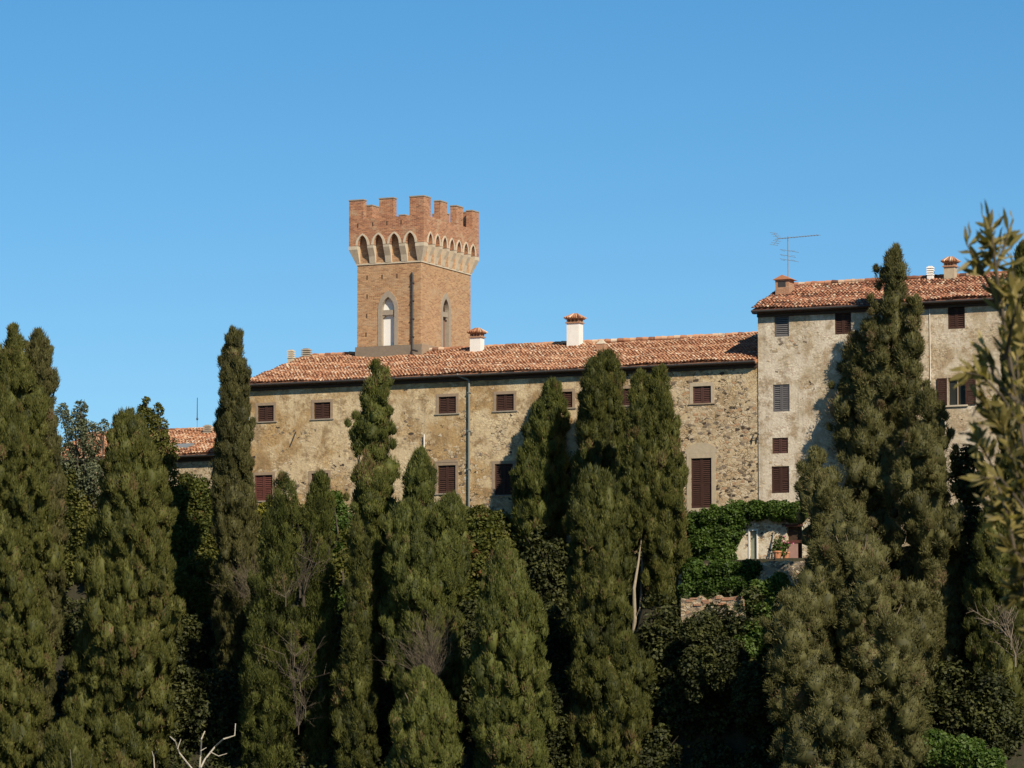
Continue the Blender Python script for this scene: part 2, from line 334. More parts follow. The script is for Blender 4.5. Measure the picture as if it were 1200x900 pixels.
# ------------------------------------------------------------------ house builders
def xz(y0):  return lambda a, b, d: (a, y0 + d, b)
def tile_roof(name, mat, parent, u0, u1, ye, ze, yr, zr, seed=0, tw=.205, row=.34, thick=.16, back=True, exist=None):
    """barrel tiles on the front slope from eave (ye, ze) to ridge (yr, zr), slab below and a plain back slope"""
    rng = np.random.default_rng(seed)
    L = math.hypot(yr-ye, zr-ze); dy, dz = (yr-ye)/L, (zr-ze)/L; ny_, nz_ = -dz, dy
    nc, nr = int((u1-u0)/tw), int(L/row)
    I, J = np.meshgrid(np.arange(nc), np.arange(nr)); I, J = I.ravel(), J.ravel(); n = len(I)
    uc = u0 + (I+.5)*tw + rng.normal(0, .012, n); l0 = J*row - .03 + rng.normal(0, .02, n); l1 = l0 + row + .10
    sag = .07*np.sin(uc*.42+seed) + .035*np.sin(uc*1.7) + .03*np.sin(J*.9+uc*.3)
    seg = 5; ang = np.linspace(math.pi*.98, math.pi*.02, seg)
    V = np.zeros((n, seg, 2, 3)); r0 = .094 + rng.normal(0, .006, n); r1 = r0*.86
    skew = rng.normal(0, .014, n)
    for e, (ll, rr, lift) in enumerate(((l0, r0, .075), (l1, r1, .03))):
        for k, q in enumerate(ang):
            hh = lift + np.sin(q)*rr*.9 + sag + rng.normal(0, .004, n); xx = uc + np.cos(q)*rr + skew*(e-.5)
            V[:, k, e, 0] = xx; V[:, k, e, 1] = ye + dy*ll + ny_*hh; V[:, k, e, 2] = ze + dz*ll + nz_*hh
    quads = np.stack([V[:, :-1, 0], V[:, 1:, 0], V[:, 1:, 1], V[:, :-1, 1]], 2).reshape(-1, 4, 3)
    tn = np.clip(rng.beta(2, 2, n) + rng.normal(0, .1, n), 0, 1); tone = np.repeat(tn, seg-1)
    cap = np.stack([V[:, 0, 0], V[:, 1, 0], V[:, 3, 0], V[:, 4, 0]], 1); quads = np.concatenate([quads, cap]); tone = np.concatenate([tone, np.full(n, .02)])
    # ridge barrels
    m = int((u1-u0)/.4)
    rb = MB()
    for i in range(m):
        a = u0 + i*.4; rb.tube([(a-.02, yr, zr+.10+.012*math.sin(i*2.1)), (a+.42, yr, zr+.085+.012*math.sin(i*2.1+2))], [.14, .12], 8, random.random())
    # slab
    t = thick
    A = [(ye, ze), (yr, zr), (2*yr-ye, ze)]
    sv = []; 
    for uu in (u0, u1):
        for (yy, zz) in A: sv.append((uu, yy, zz))
        for (yy, zz) in A: sv.append((uu, yy, zz-t))
    rb.add(sv, [(0,1,7,6), (1,2,8,7), (3,9,10,4), (4,10,11,5), (0,6,9,3), (2,5,11,8)], .3)
    rb.add(sv, [(0,3,4,1), (1,4,5,2), (6,7,10,9), (7,8,11,10)], .3)
    ev = np.array(rb.v); fs = np.array([f for f in rb.f if len(f) == 4]); ft = np.array([tt for f, tt in zip(rb.f, rb.t) if len(f) == 4])
    return np_mesh(name, quads, 4, tone, mat, parent, extra=(ev, fs, ft), origin=ORG[root_of(parent)])

def leaf_shutter(mb, a, b, z0, z1, yf, louvre=True, t=.05):
    """one leaf with stiles, rails and slats, its front at yf"""
    fw = .075
    mb.box(a, a+fw, yf, yf+t, z0, z1); mb.box(b-fw, b, yf, yf+t, z0, z1)
    rails = [z0, z1-fw] + ([(z0+z1)/2-fw/2] if z1-z0 > 1.3 else [])
    for r in rails: mb.box(a+fw, b-fw, yf+.002, yf+t, r, r+fw)
    n = max(4, int((z1-z0)/.115)); 
    for i in range(n):
        zc = z0+fw + (i+.5)*(z1-z0-2*fw)/n; h = (z1-z0-2*fw)/n
        mb.add([(a+fw, yf+.004, zc-h*.45), (b-fw, yf+.004, zc-h*.45), (b-fw, yf+.045, zc+h*.28), (a+fw, yf+.045, zc+h*.28)], [(0,1,2,3)])
def window(parent, rect, y=0., mat='shutter', frame='frame_stone', fw=.17, sill=True, label=None, leaves=2, frame_head=0.):
    u0, u1, z0, z1 = rect
    f = MB(); yf = y - .018
    mp = xz(0)
    if frame:
        f.prism([(u0-fw, z0-(.0 if sill else fw)), (u1+fw, z0-(.0 if sill else fw)), (u1+fw, z1+fw), (u0-fw, z1+fw)], mp, yf, y+.11, holes=[[(u0, z0), (u0, z1), (u1, z1), (u1, z0)]] if not sill else [])if False else None
        f.box(u0-fw, u0, yf, y+.11, z0, z1); f.box(u1, u1+fw, yf, y+.11, z0, z1); f.box(u0-fw, u1+fw, yf-.002, y+.11, z1, z1+fw)
        if not sill: f.box(u0-fw, u1+fw, yf-.002, y+.11, z0-fw*.8, z0)
    else:
        f.box(u0-.03, u0, y+.01, y+.11, z0, z1); f.box(u1, u1+.03, y+.01, y+.11, z0, z1); f.box(u0-.03, u1+.03, y+.008, y+.11, z1, z1+.03)
    w_ = f.build('window', M[frame or 'frame_stone'], parent)
    if label: w_['label'] = label
    if sill:
        b = MB(); b.box(u0-fw-.06, u1+fw+.06, y-.06, y+.12, z0-.07, z0-.001); b.build('sill', M['grey_stone'] if frame != 'pale_frame' else M['frame_stone'], w_)
    um = (u0+u1)/2
    for a, b in ([(u0+.01, um-.006), (um+.006, u1-.01)] if leaves == 2 else [(u0+.01, u1-.01)]):
        m = MB(); leaf_shutter(m, a, b, z0+.012, z1-.01, y+.045); m.build('shutter', M[mat], w_)
    p = MB(); p.box(u0, u1, y+.15, y+.17, z0, z1); p.build('pane', M['glass'], w_)
    return w_
def rect_of(x0, x1, y0, y1, y=0.):
    a = F(x0, (y0+y1)/2, y)[0]; b = F(x1, (y0+y1)/2, y)[0]; xm = (x0+x1)/2
    return [a, b, F(xm, y1, y)[1], F(xm, y0, y)[1]]
def wall_shell(name, mat, parent, u0, u1, yf, yb, z0, ztop, holes, ridge=None, reveal=.22):
    """front with its openings cut through, gable ends and a back wall, one mesh"""
    m = MB(); mp = xz(yf)
    hl = [[(a, c), (a, d), (b, d), (b, c)] for a, b, c, d in holes]
    loops = [[(u0, z0), (u1, z0), (u1, ztop), (u0, ztop)]] + hl
    flat = [p for l in loops for p in l]
    tris = tessellate_polygon([[Vector((p[0], p[1], 0)) for p in l] for l in loops])
    m.add([mp(a, b, 0) for a, b in flat], [tuple(t) for t in tris])
    for l in hl:
        for i in range(4):
            a, b = l[i], l[(i+1) % 4]
            m.face([mp(*a, 0), mp(*b, 0), mp(*b, reveal), mp(*a, reveal)])
    yr, zr = ridge if ridge else ((yf+yb)/2, ztop)
    for uu in (u0, u1): m.face([(uu, yf, z0), (uu, yb, z0), (uu, yb, ztop), (uu, yr, zr), (uu, yf, ztop)])
    m.face([(u0, yb, z0), (u1, yb, z0), (u1, yb, ztop), (u0, yb, ztop)])
    return m.build(name, mat, parent)
def eave_parts(parent, u0, u1, ye, ze, yw, gutter=True, rafters=True):
    if gutter:
        g_ = MB(); g_.tube([(u0, ye-.05, ze-.07), ((u0+u1)/2, ye-.05, ze-.085), (u1, ye-.05, ze-.07)], .065, 8); g_.build('gutter', M['dark_metal'], parent)
    if rafters:
        r_ = MB(); r_.box(u0, u1, ye+.05, yw-.004, ze-.2, ze-.155); r_.build('soffit', M['soffit'], parent)
        c_ = MB(); c_.box(u0+.2, u1-.02, yw-.10, yw-.003, ze-.38, ze-.203); c_.build('eave_shade_board', M['soffit'], parent)  # dark board added on the wall top to deepen the eave shadow band

# ---- chimney kinds
def base_on_roof(px, py, roof):                  # point of the roof plane seen at a pixel -> (u, y, z)
    ye, ze, yr, zr = roof; lo, hi = ye, yr
    for _ in range(40):
        md = (lo+hi)/2; z = F(px, py, md)[1]
        if z > ze + (md-ye)/(yr-ye)*(zr-ze): hi = md if F(px, py, hi)[1] > zr else hi; lo = md if hi != md else lo
        else: lo = md
        if hi - lo < 1e-3: break
    u, z = F(px, py, (lo+hi)/2); return u, (lo+hi)/2
def chimney(parent, roof, x0, x1, ytop, ybase_y, depth=None, mat='white_plaster', cap='hood', label=None, mats='terracotta'):
    """x0..x1 front width in pixels, ytop pixel of the shaft top, ybase_y: metres behind the front"""
    y = ybase_y; u0 = F(x0, ytop, y)[0]; zt = F(x0, ytop, y)[1]
    wd = (x1-x0)*240/FPX; a = wd/(CT+ST*.8); u1 = u0 + a; d = depth or a*.8
    ye, ze, yr, zr = roof; zb = ze + (y-ye)/(yr-ye)*(zr-ze) - .25
    m = MB(); m.box(u0, u1, y, y+d, zb, zt); c = m.build('chimney', M[mat], parent)
    if label: c['label'] = label
    if cap == 'hood':
        b = MB(); k = .07
        b.box(u0-k, u1+k, y-k, y+d+k, zt+.002, zt+.07)
        n = 3
        for i in range(n+1):
            q = u0 + i*(a-.1)/n; 
            for yy in (y, y+d-.1): b.box(q, q+.1, yy, yy+.1, zt+.07, zt+.24)
        for yy in np.linspace(y, y+d-.1, 3)[1:-1]:
            for q in (u0, u1-.1): b.box(q, q+.1, yy, yy+.1, zt+.07, zt+.24)
        b.box(u0+.13, u1-.13, y+.13, y+d-.13, zt+.06, zt+.23)
        b.box(u0-.08, u1+.08, y-.08, y+d+.08, zt+.24, zt+.29)
        b.build('flue_cap', M['chimney_brick'], c)
        h = MB(); k = .15; zz = zt+.292; vm = y+d/2; um = (u0+u1)/2
        h.add([(u0-k, y-k, zz), (u1+k, y-k, zz), (u1+k, y+d+k, zz), (u0-k, y+d+k, zz), (um-.15, vm, zz+.27), (um+.15, vm, zz+.27)],
              [(3,2,1,0), (0,1,5,4), (1,2,5), (2,3,4,5), (3,0,4)], .5)
        for i in range(7):
            f = (i+.5)/7; q = u0-k + f*(a+2*k); qt = um-.15 + f*.3
            h.tube([(q, y-k-.02, zz+.03), (qt, vm, zz+.29)], [.055, .04], 6, random.random())
            v_ = y-k + f*(d+2*k); h.tube([(u1+k+.02, v_, zz+.03), (um+.15, vm, zz+.29)], [.05, .03], 6, random.random())
        h.build('tile_hood', M['tiles'], c)
    elif cap == 'pyramid':
        h = MB(); k = .02; h.add([(u0-k, y-k, zt), (u1+k, y-k, zt), (u1+k, y+d+k, zt), (u0-k, y+d+k, zt), ((u0+u1)/2, y+d/2, zt+a*.6)], [(3,2,1,0), (0,1,4), (1,2,4), (2,3,4), (3,0,4)])
        h.build('pyramid_cap', M['pale_stone'], c)
    return c
def flue(parent, roof, x0, x1, ytop, y, mat='white_plaster', label=None):
    u = F((x0+x1)/2, ytop, y)[0]; zt = F((x0+x1)/2, ytop, y)[1]; r = (x1-x0)/2*240/FPX*.88
    ye, ze, yr, zr = roof; zb = ze + (y-ye)/(yr-ye)*(zr-ze) - .2
    m = MB(); m.box(u-r*.8, u+r*.8, y-r*.8, y+r*.8, zb, zt-.5); c = m.build('flue', M[mat], parent)
    q = MB()
    for i in range(4):
        z = zt-.5+.002 + i*.125; q.taper(u-r, u+r, y-r, y+r, z, z+.075, .03); q.box(u-r*.6, u+r*.6, y-r*.6, y+r*.6, z+.075, z+.126)
    q.build('louvre_cap', M[mat], c)
    if label: c['label'] = label
    return c

# ------------------------------------------------------------------ the long house
ZB = 16.0
E0 = -.36
ze = F(590, 436, E0)[1]; YR = 8.0; zr = F(600, 407, YR)[1]
uL = F(292, 500, 0)[0]; uR = F(889, 500, 0)[0]
LROOF = (E0, ze, YR, zr)
LH = house_root('long_house', 'long two-storey tan stone house below the brick tower, with a low orange tiled roof', 'house', (uL, 0, ZB-.3))
LW = []
for r, kw in [((302.1,320.8,475.2,493.9), {}), ((368,387.2,471.5,490.7), {}), ((514.1,534.4,464.8,484.5), {}), ((581.3,602.1,461.9,481.3), {}),
              ((650,670.7,459.2,477.9), {}), ((721,741.3,455.5,475.2), {}), ((812,833.3,452.5,472.5), dict(frame='pale_frame', fw=.2, label='small brown shuttered window in a broad pale frame', mat='faded_shutter')),
              ((298.7,319.2,556.8,586.7), dict(mat='red_shutter', label='faded red brown shuttered lower window')), ((364.8,384.5,554.7,584), dict(sill=False)), ((513.3,533.9,545.3,578), {}), ((580,601,543.5,580), {}),
              ((648,670,541,577), {}), ((718,739,538,574), {})]:
    LW.append((rect_of(*r), kw))
door = rect_of(810, 833.9, 536.8, 595.2)
wall_shell('wall', M['long_wall'], LH, uL, uR-.02, 0, 16, ZB-.3, ze+.02, [r for r, _ in LW] + [door], ridge=(YR, zr-.1))
for r, kw in LW: window(LH, r, **kw)
d_ = window(LH, door, frame='pale_frame', fw=.26, sill=False, label='tall brown shuttered terrace door'); d_.name = 'terrace_door'
am = MB(); um = (door[0]+door[1])/2; hw = (door[1]-door[0])/2+.38
pts = [(um-hw, door[3]+.262)] + [(um + hw*math.cos(q), door[3]+.262 + .62*math.sin(q)) for q in np.linspace(0, math.pi, 11)[:-1]]
am.prism(pts, xz(0), -.022, .02); am.build('arch_panel', M['pale_frame'], d_)
for (r, kw) in LW[9:10]:
    a = MB(); um = (r[0]+r[1])/2; hw = (r[1]-r[0])/2+.17
    a.prism([(um-hw, r[3]+.172), (um+hw, r[3]+.172), (um+hw*.9, r[3]+.26), (um, r[3]+.36), (um-hw*.9, r[3]+.26)], xz(0), -.035, .02); a.build('hood_mould', M['frame_stone'], LH)
tile_roof('roof', M['tiles'], LH, uL-.25, uR-.03, E0, ze, YR, zr, 3)
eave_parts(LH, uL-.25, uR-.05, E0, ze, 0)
def downpipe(parent, px, py0, py1, y, r=.06, mat='copper', elbow=None):
    u, z1 = F(px, py0, y); z0 = F(px, py1, y)[1]; m = MB(); yy = y - r - .035
    pts = [(u, yy, z1), (u, yy, z0)]
    if elbow: pts = [(u-elbow, E0-.05, z1+.42), (u-elbow+.1, E0-.02, z1+.3), (u-.06, yy-.05, z1+.1)] + pts
    m.tube(pts, r, 8)
    for i in range(1, int((z1-z0)/2.2)+1): zc = z0 + i*2.2; m.box(u-r-.03, u+r+.03, yy-r-.012, y-.002, zc-.025, zc+.025)
    return m.build('downpipe', M[mat], parent)
downpipe(LH, 550.5, 447, 640, 0, .066, elbow=.62)
chimney(LH, LROOF, 550.6, 568.2, 395.8, 6.4, label='white chimney beside the tower with a tiled hood')
chimney(LH, LROOF, 664, 684, 379, 6.6, label='tall white chimney with a tiled hood standing clear of the tower')
chimney(LH, LROOF, 698.7, 712, 403, 5.0, mat='chimney_brick', cap='pyramid', label='stub of brick chimney with a pale pyramid cap')
flue(LH, LROOF, 336.5, 346, 410, 6.6, 'pale_stone', 'pale ringed flue at the roof end'); flue(LH, LROOF, 353, 365.5, 408.5, 7.4, 'grey_stone', 'grey ringed flue at the roof end')
m = MB(); u, z = F(349, 421, 7); m.box(u-.3, u+.35, 7, 7.5, z-1, z+.1); m.build('flue_base', M['chimney_brick'], LH)
# small wall fixings
m = MB(); u, z = F(885, 514, 0)
for k in (-.14, .14): m.tube([(u+k-.06, -.03, z-.26), (u+k, -.10, z), (u+k+.1, -.05, z+.27)], .03, 6)
m.tube([(u-.2, -.09, z), (u+.24, -.09, z+.05)], .022, 6); m.build('iron_bracket', M['dark_metal'], LH)
m = MB()
for px, py in ((341, 515), (345, 505)):
    u, z = F(px, py, 0)
m.tube([(F(340, 523, 0)[0], -.02, F(340, 523, 0)[1]), (F(347, 506, 0)[0], -.03, F(347, 506, 0)[1])], .035, 5); m.build('wall_strap', M['dark_metal'], LH)
m = MB(); u, z = F(497, 532, -.12); m.tube([(u, -.12, z-3), (u, -.12, F(497, 509, -.12)[1])], .03, 6); m.build('vent_pipe', M['white_plaster'], LH)

# ------------------------------------------------------------------ the tall house on the right
TE = -.44
tze = F(890, 363, TE)[1]; TYR = 5.0; tzr = F(1000, 331.5, TYR)[1]
tuL = F(888.5, 450, -.06)[0]; tuR = F(1235, 450, 0)[0]
TROOF = (TE, tze, TYR, tzr)
TH_ = house_root('tall_house', 'tall weathered grey house at the right end, with five visible rows of shutters', 'house', (tuL, -.06, ZB-.3))
TH_['label'] = 'tall weathered pale grey plaster house joined to the right end of the long house'
TW = []
y_ = -.06
for r, kw in [((907.6,924.6,370.3,394.4), dict(mat='grey_shutter', label='grey shuttered top window', leaves=1)), ((978.4,997.4,366.6,391.6), {}), ((1110.7,1130.6,358.4,385.3), {}),
              ((905.9,925.2,450.5,482.2), dict(mat='grey_shutter', label='grey shuttered middle window')), ((905,923.5,513,531.3), dict(mat='faded_shutter')), ((904.3,924.8,546.4,577.7), {})]:
    TW.append((rect_of(*r, y_), dict(frame=None, sill=False, **kw)))
opn = rect_of(1111.3, 1131.4, 442.6, 474.6, y_)
wall_shell('wall', M['tall_wall'], TH_, tuL, tuR, y_, 10, ZB-.3, tze+.02, [r for r, _ in TW] + [opn], ridge=(TYR, tzr-.1))
for r, kw in TW: window(TH_, r, y=y_, **kw)
f = MB(); a, b, c, d = opn
f.box(a-.03, a, y_+.01, y_+.2, c, d); f.box(b, b+.03, y_+.01, y_+.2, c, d); f.box(a-.03, b+.03, y_+.008, y_+.2, d, d+.03); f.box((a+b)/2-.03, (a+b)/2+.03, y_+.14, y_+.19, c, d)
ow = f.build('window', M['frame_stone'], TH_); ow['label'] = 'window with both shutters folded open'
p = MB(); p.box(a, b, y_+.2, y_+.21, c, d); p.build('pane', M['glass'], ow)
p = MB(); p.box(a-.15, b+.15, y_-.09, y_+.1, c-.09, c-.001); p.build('sill', M['pale_stone'], ow)
for q0, q1 in ((a-.62, a-.06), (b+.02, b+.6)):
    m = MB(); leaf_shutter(m, q0, q1, c, d, y_-.07); m.build('shutter', M['shutter'], ow)
tile_roof('roof', M['tiles_red'], TH_, tuL-.22, tuR+.3, TE, tze, TYR, tzr, 8)
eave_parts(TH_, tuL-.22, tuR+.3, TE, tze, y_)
chimney(TH_, TROOF, 908.5, 929.5, 328, 2.2, mat='chimney_brick', cap=None, label='squat brick chimney under a tile lid carrying the antenna', depth=.8)
u0 = F(908.5, 328, 2.2)[0]; zt = F(908.5, 328, 2.2)[1]; m = MB()
m.add([(u0-.12, 2.08, zt), (u0+1.0, 2.08, zt), (u0+1.0, 3.12, zt), (u0-.12, 3.12, zt), (u0+.44, 2.08, zt+.26), (u0+.44, 3.12, zt+.26)], [(3,2,1,0), (0,1,4), (1,2,5,4), (2,3,5), (3,0,4,5)])
chn = [o for o in TH_.children if o.name.startswith('chimney')][0]
m.build('tile_lid', M['terracotta'], chn)
m = MB(); m.box(u0+.16, u0+.62, 2.19, 2.22, zt-.42, zt-.1); m.build('flue_opening', M['dark_metal'], chn)
flue(TH_, TROOF, 1085.8, 1094.8, 312, 4.5, label='white ringed flue near the ridge')
chimney(TH_, TROOF, 1106, 1121.5, 313, 4.3, mat='pale_frame', cap='hood', label='grey chimney with a dark tiled hood')
m = MB(); u, z = F(956, 336, 4.9); m.taper(u-.32, u+.32, 4.6, 5.24, z-.6, z+.22, .29); m.build('roof_finial', M['pale_stone'], TH_)
m = MB(); u, z1 = F(1089.5, 359, y_); m.tube([(u, y_-.03, z1), (u, y_-.03, F(1089.5, 470, y_)[1])], .022, 6); m.build('wall_cable', M['white_plaster'], TH_)
# antenna on the brick chimney
ua = u0+.62; ya = 2.6; za = zt+.2
AN = house_root('tv_antenna', 'rooftop television antenna on a mast above the brick chimney of the tall house', 'antenna', (ua, ya, za))
m = MB(); zt_ = F(923.7, 279, ya)[1]; m.tube([(ua, ya, za-.35), (ua, ya, zt_+.1)], .026, 6); m.build('mast', M['metal'], AN)
m = MB(); ub0, ub1 = F(908, 281, ya)[0], F(960, 281, ya)[0]; m.tube([(ub0, ya, zt_-.02), (ub1, ya, zt_+.06)], .017, 5)
bo = m.build('boom', M['metal'], AN)
m = MB()
for i in range(14):
    q = ub0+.35 + i*(ub1-ub0-.4)/13; zq = zt_-.02 + (q-ub0)/(ub1-ub0)*.08; m.tube([(q-.07, ya-.16, zq+.015), (q+.07, ya+.16, zq+.015)], .011, 4)
m.build('element', M['metal'], bo)
m = MB()
for k in (-1, 1):
    m.tube([(ub0+.22, ya, zt_), (ub0-.05, ya-.05, zt_+k*.34)], .013, 4)
    for j in (.35, .7, 1.): m.tube([(ub0+.22-.27*j-.12, ya-.3, zt_+k*.34*j), (ub0+.22-.27*j+.12, ya+.3, zt_+k*.34*j)], .010, 4)
m.build('reflector', M['metal'], bo)
m = MB()
for zz, l in ((-.72, .42), (-1.0, .30), (-1.25, .4)):
    m.tube([(ua-.45, ya-.1, zt_+zz+.1), (ua+.6*l/.4, ya+.1, zt_+zz-.12)], .011, 4)
    for j in (-.3, 0, .3): m.tube([(ua+j-.05, ya-.2, zt_+zz-.05*j), (ua+j+.05, ya+.2, zt_+zz-.05*j)], .008, 4)
m.build('small_aerial', M['metal'], AN)

# ------------------------------------------------------------------ the low house on the left
LY = 3.0; lE = LY-.42
lze = F(230, 532.5, lE)[1]; LYR = 8.5; lzr = F(230, 505, LYR)[1]
lu0 = F(50, 540, LY)[0]; lu1 = uL - .03
LO = house_root('low_house', 'low stone outhouse with an orange tiled roof, half hidden by trees on the left', 'house', (lu0, LY, ZB-.3))
wall_shell('wall', M['low_wall'], LO, lu0, lu1, LY, 14, ZB-.3, lze+.02, [], ridge=(LYR, lzr-.1))
tile_roof('roof', M['tiles'], LO, lu0-.2, lu1, lE, lze, LYR, lzr, 12)
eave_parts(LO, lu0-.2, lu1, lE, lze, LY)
LOR = (lE, lze, LYR, lzr)
chimney(LO, LOR, 133, 143, 497, 6.5, mat='chimney_brick', cap=None)
m = MB(); c1 = [o for o in LO.children if o.name.startswith('chimney')][0]; u0, zt = F(133, 497, 6.5); m.add([(u0-.1, 6.4, zt), (u0+.5, 6.4, zt), (u0+.5, 7, zt), (u0-.1, 7, zt), (u0+.2, 6.4, zt+.2), (u0+.2, 7, zt+.2)], [(3,2,1,0), (0,1,4), (1,2,5,4), (2,3,5), (3,0,4,5)]); m.build('tile_lid', M['terracotta'], c1)
flue(LO, LOR, 238, 249, 498, 7.4, 'grey_stone')
def on_roof(u, f, lift=0): ye, z0, yr, z1 = LOR; return (u, ye+(yr-ye)*f - .1*lift, z0+(z1-z0)*f + lift)
ua, ub = F(203, 527, 4.5)[0], F(227, 527, 4.5)[0]
m = MB(); sv = [on_roof(ua, .18, .2), on_roof(ub, .18, .2), on_roof(ub, .34, .2), on_roof(ua, .34, .2)]; sv += [(x, y, z-.22) for x, y, z in sv]
m.add(sv, [(0,1,2,3), (0,4,5,1), (1,5,6,2), (2,6,7,3), (3,7,4,0)]); m.build('skylight', M['metal'], LO)
u, z = F(231, 505, 8.2); AN2 = house_root('aerial_rod', 'thin upright aerial rod above the low outhouse roof', 'antenna', (u, 8.2, z-.3))
m = MB(); m.tube([(u, 8.2, z-.3), (u, 8.2, F(231, 491, 8.2)[1])], .012, 5); m.tube([(u, 8.2, F(231, 491.5, 8.2)[1]), (u, 8.2, F(231, 466, 8.2)[1])], [.03, .02], 5)
m.build('rod', M['dark_metal'], AN2)
m = MB(); zz = F(231, 491, 8.2)[1]; m.tube([(u, 8.2, zz-.08), (u, 8.2, zz), (u, 8.2, zz+.1)], [.03, .07, .03], 6); m.build('clamp', M['dark_metal'], AN2)

# ------------------------------------------------------------------ the tower
YT = 6.9
tu1 = F(493, 360, YT)[0]; tu0 = F(418.6, 360, YT)[0]; TWD = tu1-tu0
yb_ = G(551.5, 360, tu1)[0]; TLN = yb_-YT
zbase = F(480, 418, YT)[1]-.3
zc0 = F(493, 305.5, YT)[1]; zc1 = F(493, 284.8, YT)[1]; zap = F(493, 270.5, YT)[1]; zpa = F(493, 253, YT)[1]; zmt = F(493, 230, YT)[1]
OV = .38
TWR = house_root('brick_tower', 'square brick tower with stone arches and battlements rising behind the long roof', 'tower', ((tu0+tu1)/2, YT, zbase))
def gothic(c, w_, zb, zs, n=8, k=1.0):
    a, b = c-w_/2, c+w_/2; r = w_*k; out = [(a, zb), (b, zb)]
    cr = b - r; ca = math.acos((c-cr)/r)
    out += [(cr + r*math.cos(q), zs + r*math.sin(q)) for q in np.linspace(0, ca, n)]
    cl = a + r
    out += [(cl - r*math.cos(q), zs + r*math.sin(q)) for q in np.linspace(ca, 0, n)[1:]]
    return out
front = lambda a, b, d: (a, YT + d, b)
right = lambda a, b, d: (tu1 - d, a, b)
left = lambda a, b, d: (tu0 + d, a, b)
back_ = lambda a, b, d: (a, yb_ - d, b)
fc = F(380+307/4.09, 300, YT)[0]; fzb = F(455, 210+795/4.09, YT)[1]; fzs = F(455, 210+622/4.09, YT)[1]
fw_ = .84
rc = G(380+582/4.09, 380, tu1)[0]; rzb = G(522, 210+818/4.09, tu1)[1]; rzs = G(522, 210+632/4.09, tu1)[1]
rw = .86
fo = gothic(fc, fw_+.5, fzb-.03, fzs, k=.95); fi_ = gothic(fc, fw_, fzb-.03, fzs)
ro = gothic(rc, rw+.5, rzb-.03, rzs, k=.95); ri = gothic(rc, rw, rzb-.03, rzs)
m = MB()
def wall_face(mb, mp, a0, a1, z0, z1, hole=None):
    loops = [[(a0, z0), (a1, z0), (a1, z1), (a0, z1)]] + ([hole] if hole else [])
    flat = [p for l in loops for p in l]
    mb.add([mp(p[0], p[1], 0) for p in flat], [tuple(t) for t in tessellate_polygon([[Vector((*p, 0)) for p in l] for l in loops])])
wall_face(m, front, tu0, tu1, zbase, zpa, fo); wall_face(m, right, YT, yb_, zbase, zpa, ro); wall_face(m, left, YT, yb_, zbase, zpa); wall_face(m, back_, tu0, tu1, zbase, zpa)
m.face([(tu0, YT, zpa-.6), (tu1, YT, zpa-.6), (tu1, yb_, zpa-.6), (tu0, yb_, zpa-.6)])
m.build('wall', M['tower_brick'], TWR)
def arch_window(mp, outer, inner, c, w_, zb, zs, panel, lun):
    s = MB(); n = len(outer); assert n == len(inner)
    for i in range(n):
        j = (i+1) % n; a, b, cc, dd = outer[i], outer[j], inner[j], inner[i]
        s.face([mp(*a, -.03), mp(*b, -.03), mp(*cc, -.03), mp(*dd, -.03)]); s.face([mp(*a, -.03), mp(*b, -.03), mp(*b, .1), mp(*a, .1)])
        s.face([mp(*dd, -.03), mp(*cc, -.03), mp(*cc, .3), mp(*dd, .3)])
    wn = s.build('arched_window', M['grey_stone'], TWR)
    q = MB(); zt_ = zs - .05
    q.prism([(c-w_/2+.002, zt_-.30), (c+w_/2-.002, zt_-.30), (c+w_/2-.002, zt_), (c-w_/2+.002, zt_)], mp, .06, .29)
    for sgn in (-1, 1):
        q.prism([(c+sgn*(w_/2-.002), zt_-.52), (c+sgn*(w_/2-.12), zt_-.42), (c+sgn*(w_/2-.12), zt_-.302), (c+sgn*(w_/2-.002), zt_-.302)], mp, .1, .28)
    q.build('transom', M['grey_stone'], wn)
    q = MB(); q.prism([(c-w_/2, zb), (c+w_/2, zb), (c+w_/2, zt_-.28), (c-w_/2, zt_-.28)], mp, .25, .27)
    pn = q.build('panel', panel, wn)
    q = MB(); q.prism(gothic(c, w_, zt_-.02, zs), mp, .25, .27); q.build('lunette', lun, wn)
    return wn
a = arch_window(front, fo, fi_, fc, fw_, fzb, fzs, M['white_panel'], M['white_panel']); a['label'] = 'arched window filled with a white panel'
b = arch_window(right, ro, ri, rc, rw, rzb, rzs, simple('worn_door', (.20,.12,.085), .7), M['dark_wood']); b['label'] = 'arched window with a brown shutter'
# base course
m = MB(); zt_ = F(450, 405.5, YT)[1]; k = .09
m.box(tu0-k, tu1+k, YT-k, YT-.001, zbase, zt_); m.box(tu0-k, tu0-.001, YT, yb_+k, zbase, zt_)
m.build('base_course', simple('base_stone', (.20,.16,.115), .85, .25, 4, .4), TWR)
m = MB(); m.box(tu1+.001, tu1+k, YT+.001, yb_+k, zbase, zt_+.05); m.build('base_band', M['frame_stone'], TWR)
